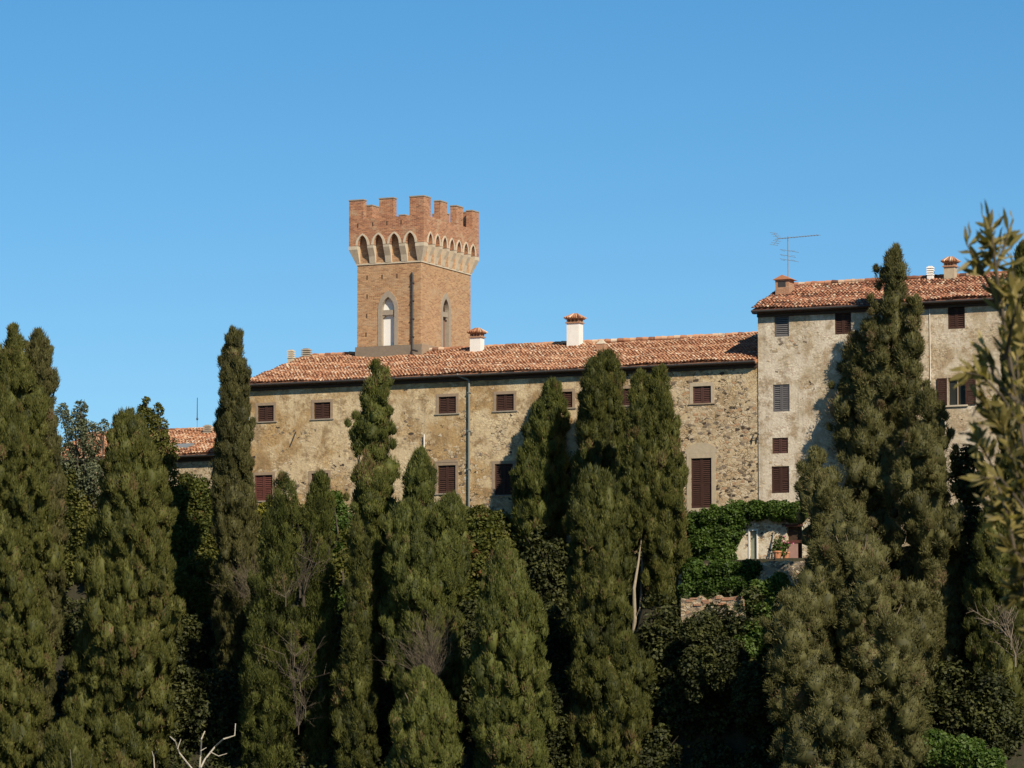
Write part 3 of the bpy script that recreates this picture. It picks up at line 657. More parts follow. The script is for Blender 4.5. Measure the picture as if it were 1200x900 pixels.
# arcade under the parapet, one ring mesh for the brick, arches and corbels of their own
def side_maps():
    return [(lambda a, b, d: (tu0+a, YT-OV+d, b), TWD, 4, True), (lambda a, b, d: (tu1+OV-d, YT+a, b), TLN, 7, False),
            (lambda a, b, d: (tu1-a, yb_+OV-d, b), TWD, 4, True), (lambda a, b, d: (tu0-OV+d, yb_-a, b), TLN, 7, False)]
par = MB(); HR = .04
def arch_pts(c, w_, zs, n=7):
    a, b = c-w_/2, c+w_/2; r = w_*.86; cr = b-r; ca = math.acos((c-cr)/r); top = r*math.sin(ca); kk = (zap-.10-zs)/top
    p = [(a + r - r*math.cos(q), zs + kk*r*math.sin(q)) for q in np.linspace(0, ca, n)]
    return p + [(2*c-x, z) for x, z in p[::-1][1:]]
for mp, ln, n, corner in side_maps():
    bay = ln/n; w_ = bay*.60; e = OV if corner else 0
    loop = [(-e, zc1)]
    for i in range(n):
        c = (i+.5)*bay; loop += arch_pts(c, w_, zc1+.02)
    loop += [(ln+e, zc1), (ln+e, zpa), (-e, zpa)]
    lp = [loop[0]]
    for q in loop[1:]:
        if abs(q[0]-lp[-1][0])+abs(q[1]-lp[-1][1]) > 1e-5: lp.append(q)
    par.prism(lp, mp, 0, OV-.002)
    for i in range(n):
        c = (i+.5)*bay; inn = arch_pts(c, w_+.004, zc1+.02)
        out = arch_pts(c, min(w_+.30, bay-.005), zc1+.02); out = [(x, zc1+.02 + (z-zc1-.02)*1.17) for x, z in out]
        am = MB()
        for k in range(len(inn)-1):
            am.face([mp(*inn[k], -.035), mp(*inn[k+1], -.035), mp(*out[k+1], -.035), mp(*out[k], -.035)])
            am.face([mp(*out[k], -.035), mp(*out[k+1], -.035), mp(*out[k+1], .02), mp(*out[k], .02)])
            am.face([mp(*inn[k], -.035), mp(*inn[k+1], -.035), mp(*inn[k+1], OV-.1), mp(*inn[k], OV-.1)])
        am.build('arch', M['pale_stone'], TWR)
    for i in range(n+1):
        c = i*bay
        if i in (0, n): continue
        hw = bay*.19; cb = MB(); t0, t1 = zc0+.02, zc1-.005
        prof = [(OV-.001, t0), (OV-.07, t0), (OV-.16, t0+(t1-t0)*.38), (-.01, t0+(t1-t0)*.86), (-.03, t1), (OV-.001, t1)]
        pf = lambda a, b, d, mp=mp: mp(c-hw+d, b, a)
        cb.prism(prof, pf, 0, 2*hw); cb.build('corbel', M['pale_stone'], TWR)
par.build('parapet', M['parapet_brick'], TWR)
for (cu, cy_, du, dy_) in ((tu0, YT, -1, -1), (tu1, YT, 1, -1), (tu1, yb_, 1, 1), (tu0, yb_, -1, 1)):
    m = MB(); iw = .19
    b0 = [(cu-du*iw, cy_+dy_*.06), (cu+du*.06, cy_+dy_*.06), (cu+du*.06, cy_-dy_*iw), (cu-du*iw, cy_-dy_*iw)]
    b1 = [(cu-du*iw, cy_+dy_*(OV+.012)), (cu+du*(OV+.012), cy_+dy_*(OV+.012)), (cu+du*(OV+.012), cy_-dy_*iw), (cu-du*iw, cy_-dy_*iw)]
    zm = zc0+(zc1-zc0)*.8
    v = [(*p, zc0+.02) for p in b0] + [(*p, zm) for p in b1] + [(*p, zc1-.004) for p in b1]
    m.add(v, [(0,1,2,3), (0,1,5,4), (1,2,6,5), (2,3,7,6), (3,0,4,7), (4,5,9,8), (5,6,10,9), (6,7,11,10), (7,4,8,11), (8,9,10,11)]); m.build('corner_corbel', M['pale_stone'], TWR)
m = MB(); k = .05
m.box(tu0-k, tu1+k, YT-k, YT-.002, zc0-.07, zc0+.018); m.box(tu1+.002, tu1+k, YT, yb_+k, zc0-.07, zc0+.018); m.box(tu0-k, tu0-.002, YT, yb_+k, zc0-.07, zc0+.018)
m.build('string_course', M['pale_stone'], TWR)
# merlons
def merlon(u0, u1, y0, y1):
    m = MB(); m.box(u0, u1, y0, y1, zpa+.002, zmt-.07); mm = m.build('merlon', M['parapet_brick'], TWR)
    c = MB(); c.box(u0-.03, u1+.03, y0-.03, y1+.03, zmt-.068, zmt); c.build('merlon_cap', M['grey_stone'], mm)
U0, U1, Y0, Y1 = tu0-OV, tu1+OV, YT-OV, yb_+OV
mw = .96; th = .42
gu = (U1-U0-mw)/2; gy = (Y1-Y0-mw)/3
for yy in ((Y0, Y0+th), (Y1-th, Y1)):
    for i in range(3): merlon(U0+i*gu, U0+i*gu+mw, *yy)
for uu in ((U0, U0+th), (U1-th, U1)):
    for i in (1, 2): merlon(*uu, Y0+i*gy, Y0+i*gy+mw)
    for i, (q0, q1) in enumerate(((Y0+th+.002, Y0+mw), (Y1-mw, Y1-th-.002))): merlon(*uu, q0, q1)
# downpipe
m = MB(); u = F(380+427/4.09, 350, YT)[0]; z1 = F(484, 210+458/4.09, YT)[1]; z0 = F(484, 210+820/4.09, YT)[1]; yy = YT-.115
m.tube([(u-.12, YT-.02, z1+.08), (u-.04, yy, z1+.1), (u, yy, z1), (u, yy, z0+.15), (u+.06, yy-.1, z0), (u+.5, yy-.35, z0-.12)], .058, 8)
for zz in np.linspace(z0+.8, z1-.5, 4): m.box(u-.08, u+.08, yy-.07, YT-.002, zz-.03, zz+.03)
m.build('downpipe', M['dark_metal'], TWR)
# putlog holes
m = MB()
for zx, zy in ((205, 472), (277, 468), (348, 463), (205, 562), (203, 655), (200, 745)):
    u, z = F(380+zx/4.09, 210+zy/4.09, YT); m.box(u-.04, u+.05, YT-.006, YT-.003, z-.14, z+.13)
for zx, zy in ((160, 222), (232, 215), (300, 210), (368, 205)):
    u, z = F(380+zx/4.09, 210+zy/4.09, YT-OV); m.box(u-.04, u+.05, YT-OV-.006, YT-OV-.003, z-.13, z+.12)
m.build('putlog_hole', simple('dark_hole', (.10,.06,.035), .9), TWR)

# ------------------------------------------------------------------ foliage engine
def nrm(a): return a/np.maximum(np.linalg.norm(a, axis=-1, keepdims=True), 1e-6)
def sprigs(C, A, OUT, TN, rng, per, ln, wd, up, stretch=1.5, broad=False, flat=.5):
    """leaf faces round clump centres C (radius A, outward OUT, tone TN)"""
    n = len(C)*per; c = np.repeat(C, per, 0); a = np.repeat(A, per)[:, None]; o = np.repeat(OUT, per, 0); t = np.repeat(TN, per)
    upv = np.array([0, 0, 1.])
    d = nrm(rng.normal(size=(n, 3)) + .75*o + .45*upv)
    p = c + d*a*(rng.uniform(.45 if broad else .5, 1.1, (n, 1))**.6)*np.array([1, 1, stretch])
    L = ln*rng.uniform(.6, 1.3, (n, 1)); Wd = wd*rng.uniform(.7, 1.3, (n, 1))
    if broad:
        ax = nrm(rng.normal(size=(n, 3)) + .5*d - .2*upv); nn = nrm(flat*d + .6*upv + .7*rng.normal(size=(n, 3)))
        s = nrm(np.cross(ax, nn)); ax = nrm(np.cross(nn, s))
        V = np.stack([p - ax*L*.5, p + s*Wd*.5, p + ax*L*.5, p - s*Wd*.5], 1)
    else:
        ax = nrm(up*upv + .6*d + .38*rng.normal(size=(n, 3))); s = nrm(np.cross(ax, d + .55*rng.normal(size=(n, 3))))
        V = np.stack([p - s*Wd*.5, p + s*Wd*.5, p + ax*L], 1)
    return V, np.clip(t + rng.normal(0, .12, n), 0, 1)
def plume_nodes(pl, s):
    """[(py, xl, xr)] in pixels -> centre and radius per node, bottom first"""
    out = []
    for py, xl, xr in sorted(pl, key=lambda q: -q[0]):
        xc = (xl+xr)/2; p = W(xc, py, s); out.append((p.x, p.y, p.z, max(.05, (xr-xl)/2*p.y/FPX)))
    return np.array(out)
DENS = 1.0
def plume_clumps(nd, rng, lobe, dens, rin=.70, rout=1.0):
    z = nd[:, 2]; r = nd[:, 3]
    zz = np.linspace(z[0], z[-1], 200); rr = np.interp(zz, z, r); area = (lambda y,x: float(np.sum((y[1:]+y[:-1])*np.diff(x))/2))(2*math.pi*rr, zz)
    n = max(6, int(area/(lobe*lobe*.95)*dens)); cdf = np.cumsum(rr+.12); cdf = cdf/cdf[-1]
    zs = np.interp(rng.random(n), cdf, zz); rs = np.interp(zs, z, r); q = rng.uniform(0, 2*math.pi, n)
    A = np.minimum(lobe*(.45 + 1.1*rng.random(n)**1.6), rs*.55+.06)
    rad = np.maximum(rs*rng.uniform(rin, 1.16, n) - A*.8, 0)
    # loose sprays standing proud of the crown, then slow ribs and swellings, so that the outline is uneven
    wisp = rng.random(n) < .22
    A = np.where(wisp, np.minimum(A, rng.uniform(.12, .26, n)), A); rad = np.where(wisp, rs*rng.uniform(.86, 1.06, n) + .03, rad*.96)
    ph = rng.uniform(0, 6.28, 3)
    k = 1 + .12*np.sin(3*q + zs*.9 + ph[0]) + .09*np.sin(zs*2.3 + 2*q + ph[1]) + .06*np.sin(zs*5.1 - q + ph[2])
    rad = rad*k
    C = np.stack([np.interp(zs, z, nd[:, 0]) + rad*np.cos(q), np.interp(zs, z, nd[:, 1]) + rad*np.sin(q), zs], 1)
    OUT = np.stack([np.cos(q), np.sin(q), np.zeros(n)], 1)
    return C, A, OUT
def core_mesh(nd, rng, k=.68, n=12):
    zz = np.arange(nd[0, 2], nd[-1, 2], .45); m = len(zz)
    if m < 3: return np.zeros((0, 3)), np.zeros((0, 4), int)
    rr = np.interp(zz, nd[:, 2], nd[:, 3]); cx = np.interp(zz, nd[:, 2], nd[:, 0]); cy = np.interp(zz, nd[:, 2], nd[:, 1])
    q = np.linspace(0, 2*math.pi, n, endpoint=False)
    rad = (rr*k)[:, None]*rng.uniform(.75, 1.1, (m, n))
    V = np.stack([cx[:, None] + rad*np.cos(q), cy[:, None] + rad*np.sin(q), np.repeat(zz[:, None], n, 1) + rng.normal(0, .08, (m, n))], -1).reshape(-1, 3)
    i, j = np.meshgrid(np.arange(m-1), np.arange(n), indexing='ij'); j2 = (j+1) % n
    Q = np.stack([i*n+j, i*n+j2, (i+1)*n+j2, (i+1)*n+j], -1).reshape(-1, 4)
    return V, Q
def ico(sub):
    import bmesh
    bm = bmesh.new(); bmesh.ops.create_icosphere(bm, subdivisions=sub, radius=1); bm.verts.ensure_lookup_table()
    v = np.array([list(q.co) for q in bm.verts]); f = np.array([[q.index for q in p.verts] for p in bm.faces]); bm.free(); return v, f
ICO1, ICO2 = ico(1), ico(2)
def lobes_mesh(C, A, OUT, TN, rng, stretch, k=.72):
    """lumpy leafy cushions the sprigs sit on, finer where they face the valley"""
    vs_, fs_, ts_, off = [], [], [], 0
    fr = OUT[:, 1] < .35
    for sel, (v, f) in ((fr, ICO2), (~fr, ICO1)):
        n = int(sel.sum())
        if not n: continue
        q = np.random.default_rng(5).uniform(0, 6.28, (n, 3))
        wob = 1 + .16*np.sin(4*v[None, :, 0] + q[:, :1])*np.sin(4*v[None, :, 1] + q[:, 1:2]) + .12*np.sin(6*v[None, :, 2] + q[:, 2:3]) + rng.normal(0, .17, (n, len(v)))
        P_ = C[sel][:, None] + v[None]*(A[sel][:, None, None]*k)*wob[..., None]*np.array([1, 1, stretch])
        P_[..., 2] += A[sel][:, None]*.25*np.maximum(v[None, :, 2], 0)**2*stretch
        vs_.append(P_.reshape(-1, 3)); fs_.append((f[None] + (np.arange(n)*len(v))[:, None, None]).reshape(-1, 3) + off); off += n*len(v)
        ts_.append(np.clip(np.repeat(TN[sel], len(f)) - .22 + rng.normal(0, .15, n*len(f)), 0, 1))  # cushions toned below their sprigs, painting shade into the gaps
    return np.concatenate(vs_), np.concatenate(fs_), np.concatenate(ts_)
def leaf_tree(name, label, cat, plumes, mat, seed, lobe=.37, per=150, ln=.22, wd=.044, up=1.3, dens=1.0, group=None,
              trunk_mat='bark', base_px=None, stretch=1.8, tone=(.5, .16), limbs=6, rin=.62, trunk_r=.24, solid=True):
    """plumes: [(s, [(py, xl, xr), ...])] upright masses of foliage"""
    rng = np.random.default_rng(seed)
    Cs, As, Os = [], [], []; nds = []
    for s, pl in plumes:
        nd = plume_nodes(pl, s); nds.append(nd)
        C, A, O = plume_clumps(nd, rng, lobe, dens*DENS, rin); Cs.append(C); As.append(A); Os.append(O)
    C, A, O = np.concatenate(Cs), np.concatenate(As), np.concatenate(Os)
    TN = np.clip(rng.normal(tone[0] + rng.uniform(-.12, .12), tone[1], len(C)), 0, .9); TN[rng.random(len(C)) < .015] = 1.
    for _ in range(3):                               # a few browned patches
        c0 = C[rng.integers(len(C))]; TN[(np.linalg.norm(C - c0, axis=1) < rng.uniform(.4, .8)) & (rng.random(len(C)) < .6)] = .97
    fr = O[:, 1] < .35; V, T = [], []
    for sel, pp in ((fr, per), (~fr, int(per*.45))):
        if sel.any():
            v, t = sprigs(C[sel], A[sel], O[sel], TN[sel], rng, pp, ln, wd, up, stretch); V.append(v); T.append(t)
    V, T = np.concatenate(V), np.concatenate(T)
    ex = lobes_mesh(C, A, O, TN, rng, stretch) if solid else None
    lead = nds[0]
    bx, by = (lead[0, 0], lead[0, 1])
    if base_px is not None: p = W(base_px, 800, -to_loc(Vector((bx, by, 0))).y); bx, by = p.x, p.y
    zg = h1((bx, by)); root = world_root(name, label, cat, (bx, by, zg-.05), group)
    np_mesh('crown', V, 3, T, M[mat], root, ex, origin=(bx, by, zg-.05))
    # trunk and limbs
    m = MB(); rnd = random.Random(seed); top = lead[-1]
    zs = np.linspace(zg-.3, zg + (top[2]-zg)*.93, 7); pts = []
    for i, z in enumerate(zs):
        f = i/6; ax, ay = np.interp(z, lead[:, 2], lead[:, 0]), np.interp(z, lead[:, 2], lead[:, 1])
        kf = min(1, f*2) if base_px is not None else 1
        pts.append((bx + (ax-bx)*kf, by + (ay-by)*kf, z))
    hgt_ = top[2]-zg; rad = trunk_r*min(1.3, max(.2, hgt_/20))
    m.tube(pts, [rad*(1-.85*i/6) for i in range(7)], 8)
    for nd in nds[1:]:
        i0 = min(5, max(1, int((nd[0, 2]-zg)/max(.1, hgt_)*6))); a = Vector(pts[max(0, i0-1)]); b = Vector(nd[0, :3]); c = Vector(nd[-1, :3])
        md = a.lerp(b, .6) + Vector((0, 0, -.1)); m.tube([a, md, b, b.lerp(c, .85)], [rad*.5, rad*.4, rad*.33, rad*.06], 6)
    for k in range(limbs):
        i0 = rnd.randint(1, 5); a = Vector(pts[i0]); q = rnd.uniform(0, 6.28); rr = float(np.interp(a.z, lead[:, 2], lead[:, 3]))*.7
        m.tube([a, a + Vector((math.cos(q)*rr*.5, math.sin(q)*rr*.5, rr*.5)), a + Vector((math.cos(q)*rr, math.sin(q)*rr, rr*1.5))], [rad*.3, rad*.2, .02], 5)
    m.build('trunk', M[trunk_mat], root)
    return root
def twigs(root, name, mat, starts, n, length, spread, seed, r=.010, up=.8):
    """bare twigs fanning from start points (px, py, s)"""
    rng = np.random.default_rng(seed)
    for px, py, s in starts:
        p = W(px, py, s); m = MB(); m.tube([p - Vector((0, 0, .5)), p + Vector((0, 0, .15))], r*2.2, 5)
        for i in range(n):
            d = Vector((rng.normal(0, spread), rng.normal(0, spread), up + rng.normal(0, .3))).normalized(); L = length*rng.uniform(.5, 1.2)
            a = p + Vector(rng.normal(0, .03, 3)); b = a + d*L*.5; d2 = (d + Vector(rng.normal(0, .25, 3))).normalized(); c = b + d2*L*.5
            m.tube([a, b, c], [r, r*.7, r*.25], 3)
            for k in range(4):
                e = a.lerp(c, rng.uniform(.3, .9)); d3 = (d + Vector(rng.normal(0, .6, 3))).normalized(); m.tube([e, e + d3*L*.28], [r*.5, r*.2], 3)
        m.build(name, M[mat], root)
GC = 'cypresses on the slope below the houses'
def P(*rows): return [tuple(r) for r in rows]

# ---- cypresses, left to right
leaf_tree('cypress_tree', 'broad dark cypress cut by the left edge of the photo, tallest there', 'cypress',
    [(20, P((385,14,21),(405,5,30),(440,-6,38),(490,-20,50),(560,-32,58),(650,-42,60),(760,-48,52),(860,-46,44),(960,-40,40)))], 'cypress', 1, group=GC)
leaf_tree('cypress_tree', 'slimmer dark cypress right behind the shoulder of the leftmost one', 'cypress',
    [(18.6, P((393,38,47),(402,32,58),(430,30,60),(490,28,65),(560,25,69),(640,22,73),(720,18,70),(800,16,62),(880,15,50),(960,15,45)))], 'cypress_grey', 2, group=GC)
leaf_tree('cypress_tree', 'wide cone shaped cypress in front of the low outhouse', 'cypress',
    [(17, P((488,142,158),(500,134,168),(530,126,180),(570,119,196),(640,107,199),(700,100,200),(760,90,200),(820,88,196),(900,82,182),(960,85,175)))], 'cypress', 3, group=GC, tone=(.55,.2))
leaf_tree('cypress_tree', 'low cypress bush at the foot of the wide cone shaped cypress', 'cypress', [(21, P((852,66,80),(870,56,100),(900,50,112),(940,55,110)))], 'cypress', 31, group=GC, limbs=2, tone=(.6,.2))
t = leaf_tree('cypress_tree', 'tallest slender cypress, standing against the left end of the long house', 'cypress',
    [(7.5, P((386,271,276),(398,266,281),(430,260,287),(470,257,290),(520,254,293),(580,252,297),(640,252,298),(700,254,294),(760,254,288),(850,254,284)))], 'cypress_grey', 4, group=GC, rin=.6)
twigs(t, 'dead_twig', 'dead', [(294, 690, 9.2), (303, 705, 9.4), (308, 725, 9.6), (286, 700, 9.2)], 30, 2.0, .5, 41)
t = leaf_tree('cypress_tree', 'ragged cypress with grey bare limbs below the lower left windows of the long house', 'cypress',
    [(14.5, P((560,325,336),(580,319,345),(620,309,350),(680,296,350),(740,290,348),(800,285,345),(860,285,342),(930,288,340)))], 'cypress_green', 5, group=GC, rin=.35, tone=(.42,.2), dens=.8, solid=False)
twigs(t, 'dead_limb', 'dark_bark', [(352, 690, 15.2), (356, 700, 15.2), (345, 800, 15.6), (348, 840, 15.6)], 5, 4.2, .3, 51, r=.035)
twigs(t, 'dead_twig', 'dead', [(352, 800, 16), (345, 770, 16), (358, 830, 16), (335, 700, 16), (350, 850, 16)], 13, 1.5, .5, 52)
leaf_tree('cypress_tree', 'ragged cypress whose top reaches the second lower window of the long house', 'cypress',
    [(13, P((556,374,380),(575,364,390),(620,358,388),(690,356,389),(760,358,392),(830,360,394),(930,358,388)))], 'cypress_green', 6, group=GC, rin=.4, tone=(.45,.2), dens=.85, solid=False)
t = leaf_tree('cypress_tree', 'tall lumpy cypress in front of the long house, left of its downpipe', 'cypress',
    [(12, P((424,438,446),(436,429,453),(470,422,457),(490,420,460),(530,419,462),(570,415,465),(610,412,467),(680,414,462),(760,418,452))),
     (12.6, P((488,410,420),(500,407,428),(520,409,428),(535,416,424))), (12.8, P((545,416,440),(565,411,450),(590,410,452),(605,414,450)))], 'cypress_green', 7, lobe=.60, per=230, stretch=1.15, group=GC, tone=(.55,.2))
leaf_tree('cypress_tree', 'dark column of cypress directly below the tall lumpy one, reaching the bottom edge', 'cypress',
    [(15, P((610,414,425),(650,411,436),(720,406,440),(780,396,441),(840,394,440),(940,395,438)))], 'cypress', 8, group=GC, tone=(.45,.2))
t = leaf_tree('cypress_tree', 'round topped cypress with a patch of dead brown twigs, left of the house downpipe', 'cypress',
    [(13.5, P((531,487,496),(545,478,506),(565,474,510),(585,478,510),(612,482,514),(640,486,516))), (14.5, P((596,470,492),(612,460,505),(650,452,528),(710,452,536),(770,458,540),(850,466,530))), (14, P((586,522,536),(602,508,545),(650,500,545),(700,505,545)))],
    'cypress_green', 9, group=GC, tone=(.5,.2))
twigs(t, 'dead_twig', 'dead', [(500, 800, 17), (490, 790, 17), (512, 795, 17), (505, 770, 17)], 40, 2.6, .34, 91)
t2 = leaf_tree('cypress_tree', 'small bright cypress cone at the bottom edge, below the dead brown twigs', 'cypress',
    [(20, P((788,488,500),(805,474,514),(840,463,528),(880,458,535),(960,458,535)))], 'cypress_green', 10, group=GC, tone=(.62,.18))
leaf_tree('cypress_tree', 'bushy cypress left of the dark gap, below the reddish shrub', 'cypress',
    [(18, P((640,583,598),(665,570,612),(720,560,630),(790,554,640),(850,556,640),(960,560,632)))], 'cypress_green', 11, group=GC, tone=(.55,.2))
leaf_tree('cypress_tree', 'tapering cypress close to the wall, shaded on its right side by the taller pair', 'cypress',
    [(.9, P((449,644,653),(462,634,658),(490,625,661),(530,612,662),(570,603,664),(610,602,662),(680,606,660),(760,612,655)))], 'cypress_green', 12, group=GC, tone=(.55,.2))
leaf_tree('cypress_tree', 'stout dark cypress hiding the middle of the long house, left of the tall pair', 'cypress',
    [(3.1, P((418,708,718),(430,692,726),(460,683,730),(500,680,732),(540,674,733),(580,672,735),(660,672,735),(740,680,730)))
     , (3.6, P((424,700,708),(440,688,716),(480,682,716),(520,682,712)))], 'cypress', 13, group=GC, tone=(.5,.2))
leaf_tree('cypress_tree', 'thick lower cypress in front of the stout dark one, reaching the bottom edge', 'cypress',
    [(13, P((560,688,712),(572,678,726),(590,672,732),(630,670,732),(690,670,734),(740,670,737),(775,670,752),(830,670,760),(960,672,758)))], 'cypress', 14, group=GC, tone=(.52,.2))
t = leaf_tree('cypress_tree', 'twin topped cypress on a bare pale trunk, left of the tall terrace door', 'cypress',
    [(7.2, P((434,769,776),(448,762,783),(490,757,790),(540,752,798),(600,752,803),(650,756,803),(740,760,800),(790,764,790),(822,770,784))),
     (7.6, P((437,746,753),(452,741,760),(500,735,768),(560,728,775),(600,728,778),(632,736,772)))], 'cypress', 15, group=GC, base_px=735, tone=(.5,.2))
m = MB(); q = [W(733, 860, 8.6), W(740, 765, 8.9), W(744, 725, 9.1), W(743, 690, 9.), W(748, 660, 8.6), W(752, 630, 8.)]; m.tube(q, [.12, .115, .105, .085, .06, .035], 8)
m.tube([W(743, 742, 8.9), W(752, 733, 9.3), W(754, 728, 9.4)], [.07, .05, .02], 6); m.tube([W(742, 730, 8.9), W(750, 712, 9.3)], [.05, .03], 6); m.build('bare_stem', M['trunk_pale'], t)

# ---- the big spreading cypress in front of the tall house
t = leaf_tree('cypress_tree', 'huge many-armed cypress towering in front of the tall house', 'cypress',
    [(1.4, P((290,1040,1052),(305,1032,1058),(330,1024,1068),(350,1026,1068),(385,1018,1064),(440,1010,1060),(500,1005,1062),(600,1000,1060),(700,1000,1050))),
     (1.8, P((352,1066,1080),(370,1060,1085),(410,1052,1084),(460,1048,1084),(500,1046,1082))),
     (.7, P((392,994,1008),(410,984,1020),(450,974,1030),(500,970,1032),(530,976,1025))),
     (1.5, P((372,1006,1024),(400,1000,1040),(450,996,1056),(510,998,1056))),
     (5.6, P((455,1082,1100),(475,1070,1110),(510,1062,1112),(540,1066,1100))),
     (7.5, P((500,1060,1100),(530,1046,1122),(580,1040,1130),(640,1046,1132),(690,1052,1120),(740,1050,1116),(800,1040,1110))),
     (3.2, P((480,1000,1030),(510,990,1050),(560,985,1060),(620,985,1060))),
     (3.6, P((600,985,1010),(640,980,1030),(700,985,1030)))],
    'cypress_grey', 16, group=GC, lobe=.62, per=230, stretch=1.3, tone=(.5,.16), rin=.3, trunk_r=.34, dens=.72, up=.8, limbs=16)
leaf_tree('cypress_tree', 'spreading lighter cypress in front of the huge one, right of the ivy terrace', 'cypress',
    [(15, P((598,990,1012),(640,970,1030),(700,960,1060),(770,955,1075),(850,950,1085),(960,950,1090))),
     (11, P((530,940,962),(550,934,975),(580,936,990),(620,938,995),(680,940,990),(760,925,990),(850,930,985))), (11.5, P((580,962,990),(610,950,1015),(650,952,1020),(720,955,1015))),
     (17, P((640,950,972),(680,930,990),(720,915,1000),(770,912,1000),(820,915,990))),
     (19, P((700,918,945),(730,905,962),(780,898,968),(830,902,970),(890,905,965),(960,910,960))),
     (17, P((660,1000,1030),(700,990,1055),(760,990,1075),(820,1000,1085),(900,1000,1095))),
     (20, P((790,950,985),(830,935,1010),(880,925,1020),(960,925,1020))), (10.5, P((690,1050,1085),(740,1040,1112),(830,1040,1118),(900,1045,1112),(960,1045,1110))),
     (9, P((660,1085,1108),(720,1075,1125),(800,1075,1128),(900,1080,1125)))],
    'cypress_grey', 17, group=GC, lobe=.62, per=230, stretch=1.2, tone=(.62,.16), rin=.35, trunk_r=.3, dens=.75, up=.7, limbs=12)
t = leaf_tree('cypress_tree', 'sparse dark cypress with bare grey twigs at the lower right edge', 'cypress',
    [(10, P((600,1150,1175),(640,1142,1195),(700,1138,1210),(760,1140,1215),(840,1145,1215),(960,1150,1220)))], 'cypress', 18, group=GC, rin=.5, tone=(.5,.2))
twigs(t, 'dead_twig', 'bark', [(1185, 750, 12.5), (1178, 735, 12.5), (1190, 770, 12.5)], 10, 2., .5, 181, r=.02)
leaf_tree('cypress_tree', 'green cypress tip at the right edge beside the leafy branch', 'cypress',
    [(9, P((286,1196,1204),(310,1189,1215),(380,1182,1225),(470,1172,1235),(560,1170,1240),(680,1170,1240)))], 'cypress', 19, group=GC)

# ---- broadleaf trees and shrubs
def slope_s(px, py, ry, s0):
    """how far out on the slope a bush seen at this pixel stands"""
    last = s0
    for s_ in np.arange(1.2, 30, .25):
        p = W(px, py, s_); b = ry*p.y/FPX
        if p.z - b*.7 >= h1(p): return s_
    return s0
def shrub(name, label, cat, blobs, mat, seed, lobe=.4, per=46, ln=.2, wd=.13, dens=1.0, tone=(.5, .22), group=None, limbs=0, ground=False, climbs=False):
    rng = np.random.default_rng(seed); Vs, Ts = [], []; ctr = []
    if ground: blobs = [(px, py, rx, ry, slope_s(px, py, ry, s)) for px, py, rx, ry, s in blobs]
    for px, py, rx, ry, s in blobs:
        p = W(px, py, s); k = p.y/FPX; a, b = rx*k, ry*k; ctr.append((p, a, b))
        n = max(5, int(4*math.pi*(a*a+2*a*b)/3/(lobe*lobe)*dens*DENS*1.15)); d = nrm(rng.normal(size=(n, 3)))
        A = np.minimum(lobe*rng.uniform(.6, 1.25, n), min(a, b)*.75)
        C = np.array(p) + d*(np.array([a, a*.8, b]) - A[:, None]*.6)*(rng.uniform(.25, 1.0, (n, 1))**.5)
        v, t = sprigs(C, A, d, np.clip(rng.normal(*tone, n), 0, 1), rng, per, ln, wd, .5, 1.0, True); Vs.append(v); Ts.append(t)
    bp = min(ctr, key=lambda q: q[0].z)[0]; zg = h1(bp); o3 = (bp.x, bp.y, min(zg, bp.z)-.05)
    root = world_root(name, label, cat, o3, group)
    np_mesh('foliage', np.concatenate(Vs), 4, np.concatenate(Ts), M[mat], root, origin=o3)
    m = MB(); rd = random.Random(seed)
    for p, a, b in ctr:
        b0 = Vector(o3) if not climbs else p - Vector((0, 0, b*.8)); md = b0.lerp(p, .55) + Vector((rd.uniform(-.2, .2), 0, .1)); m.tube([b0, md, p], [.09, .06, .03], 6)
        for k in range(5):
            e = p + Vector((rd.uniform(-1, 1)*a*.8, rd.uniform(-.6, .6)*a, rd.uniform(.1, .9)*b)); m.tube([md.lerp(p, rd.random()), e], [.03, .008], 4)
    m.build('stem', M['dark_bark'], root)
    return root
GS = 'shrubs among the cypresses'
shrub('olive_tree', 'airy grey green broadleaf tree against the sky behind the two leftmost cypresses', 'tree',
      [(88,500,16,22,1.5),(105,515,16,22,1.5),(78,540,18,30,1.5),(108,560,18,30,1.5),(72,485,8,16,1.5),(122,500,6,8,1.5),(94,478,8,12,1.5)], 'blue_leaf', 201, per=26, dens=.7, ln=.2, wd=.09)
shrub('broadleaf_tree', 'small broadleaf tree peeping out over the top of the wide cone shaped cypress', 'tree',
      [(172,492,14,16,2),(185,508,14,22,2),(165,482,8,10,2),(186,480,6,10,2),(172,472,5,7,2),(195,530,14,22,2),(196,560,16,30,2),(180,600,20,30,2.4)], 'broad', 202, per=30, dens=.75, ln=.2, wd=.1)
shrub('shrub', 'olive green bushes in the shade gap between the left cypress pair and the wide cone', 'shrub',
      [(95,600,26,40,11),(105,640,28,45,11),(85,570,22,30,11)], 'broad', 203, group=GS, ground=True, climbs=True)
shrub('shrub', 'large mixed shrub with red berries between the wide cone and the slender cypress', 'shrub',
      [(222,590,30,36,11),(212,640,30,46,12),(238,640,24,44,11),(245,600,16,30,10),(225,700,28,46,13)], 'red_leaf', 204, group=GS, ground=True, tone=(.4,.22))
shrub('shrub', 'small bright green bush high on the slope beside the berry shrub', 'shrub', [(232,628,16,18,4)], 'ivy', 2050, group=GS, ground=True, climbs=True)
shrub('shrub', 'bright green leafy bush low between the wide cone and the slender cypress', 'shrub', [(214,812,20,28,17),(205,840,16,22,17)], 'ivy', 205, group=GS, ground=True, climbs=True)
shrub('shrub', 'yellow green bush beneath the faded red shutters', 'shrub', [(309,612,18,24,4),(302,636,14,22,5),(318,598,10,14,4)], 'lime_leaf', 206, group=GS, ground=True, ln=.17)
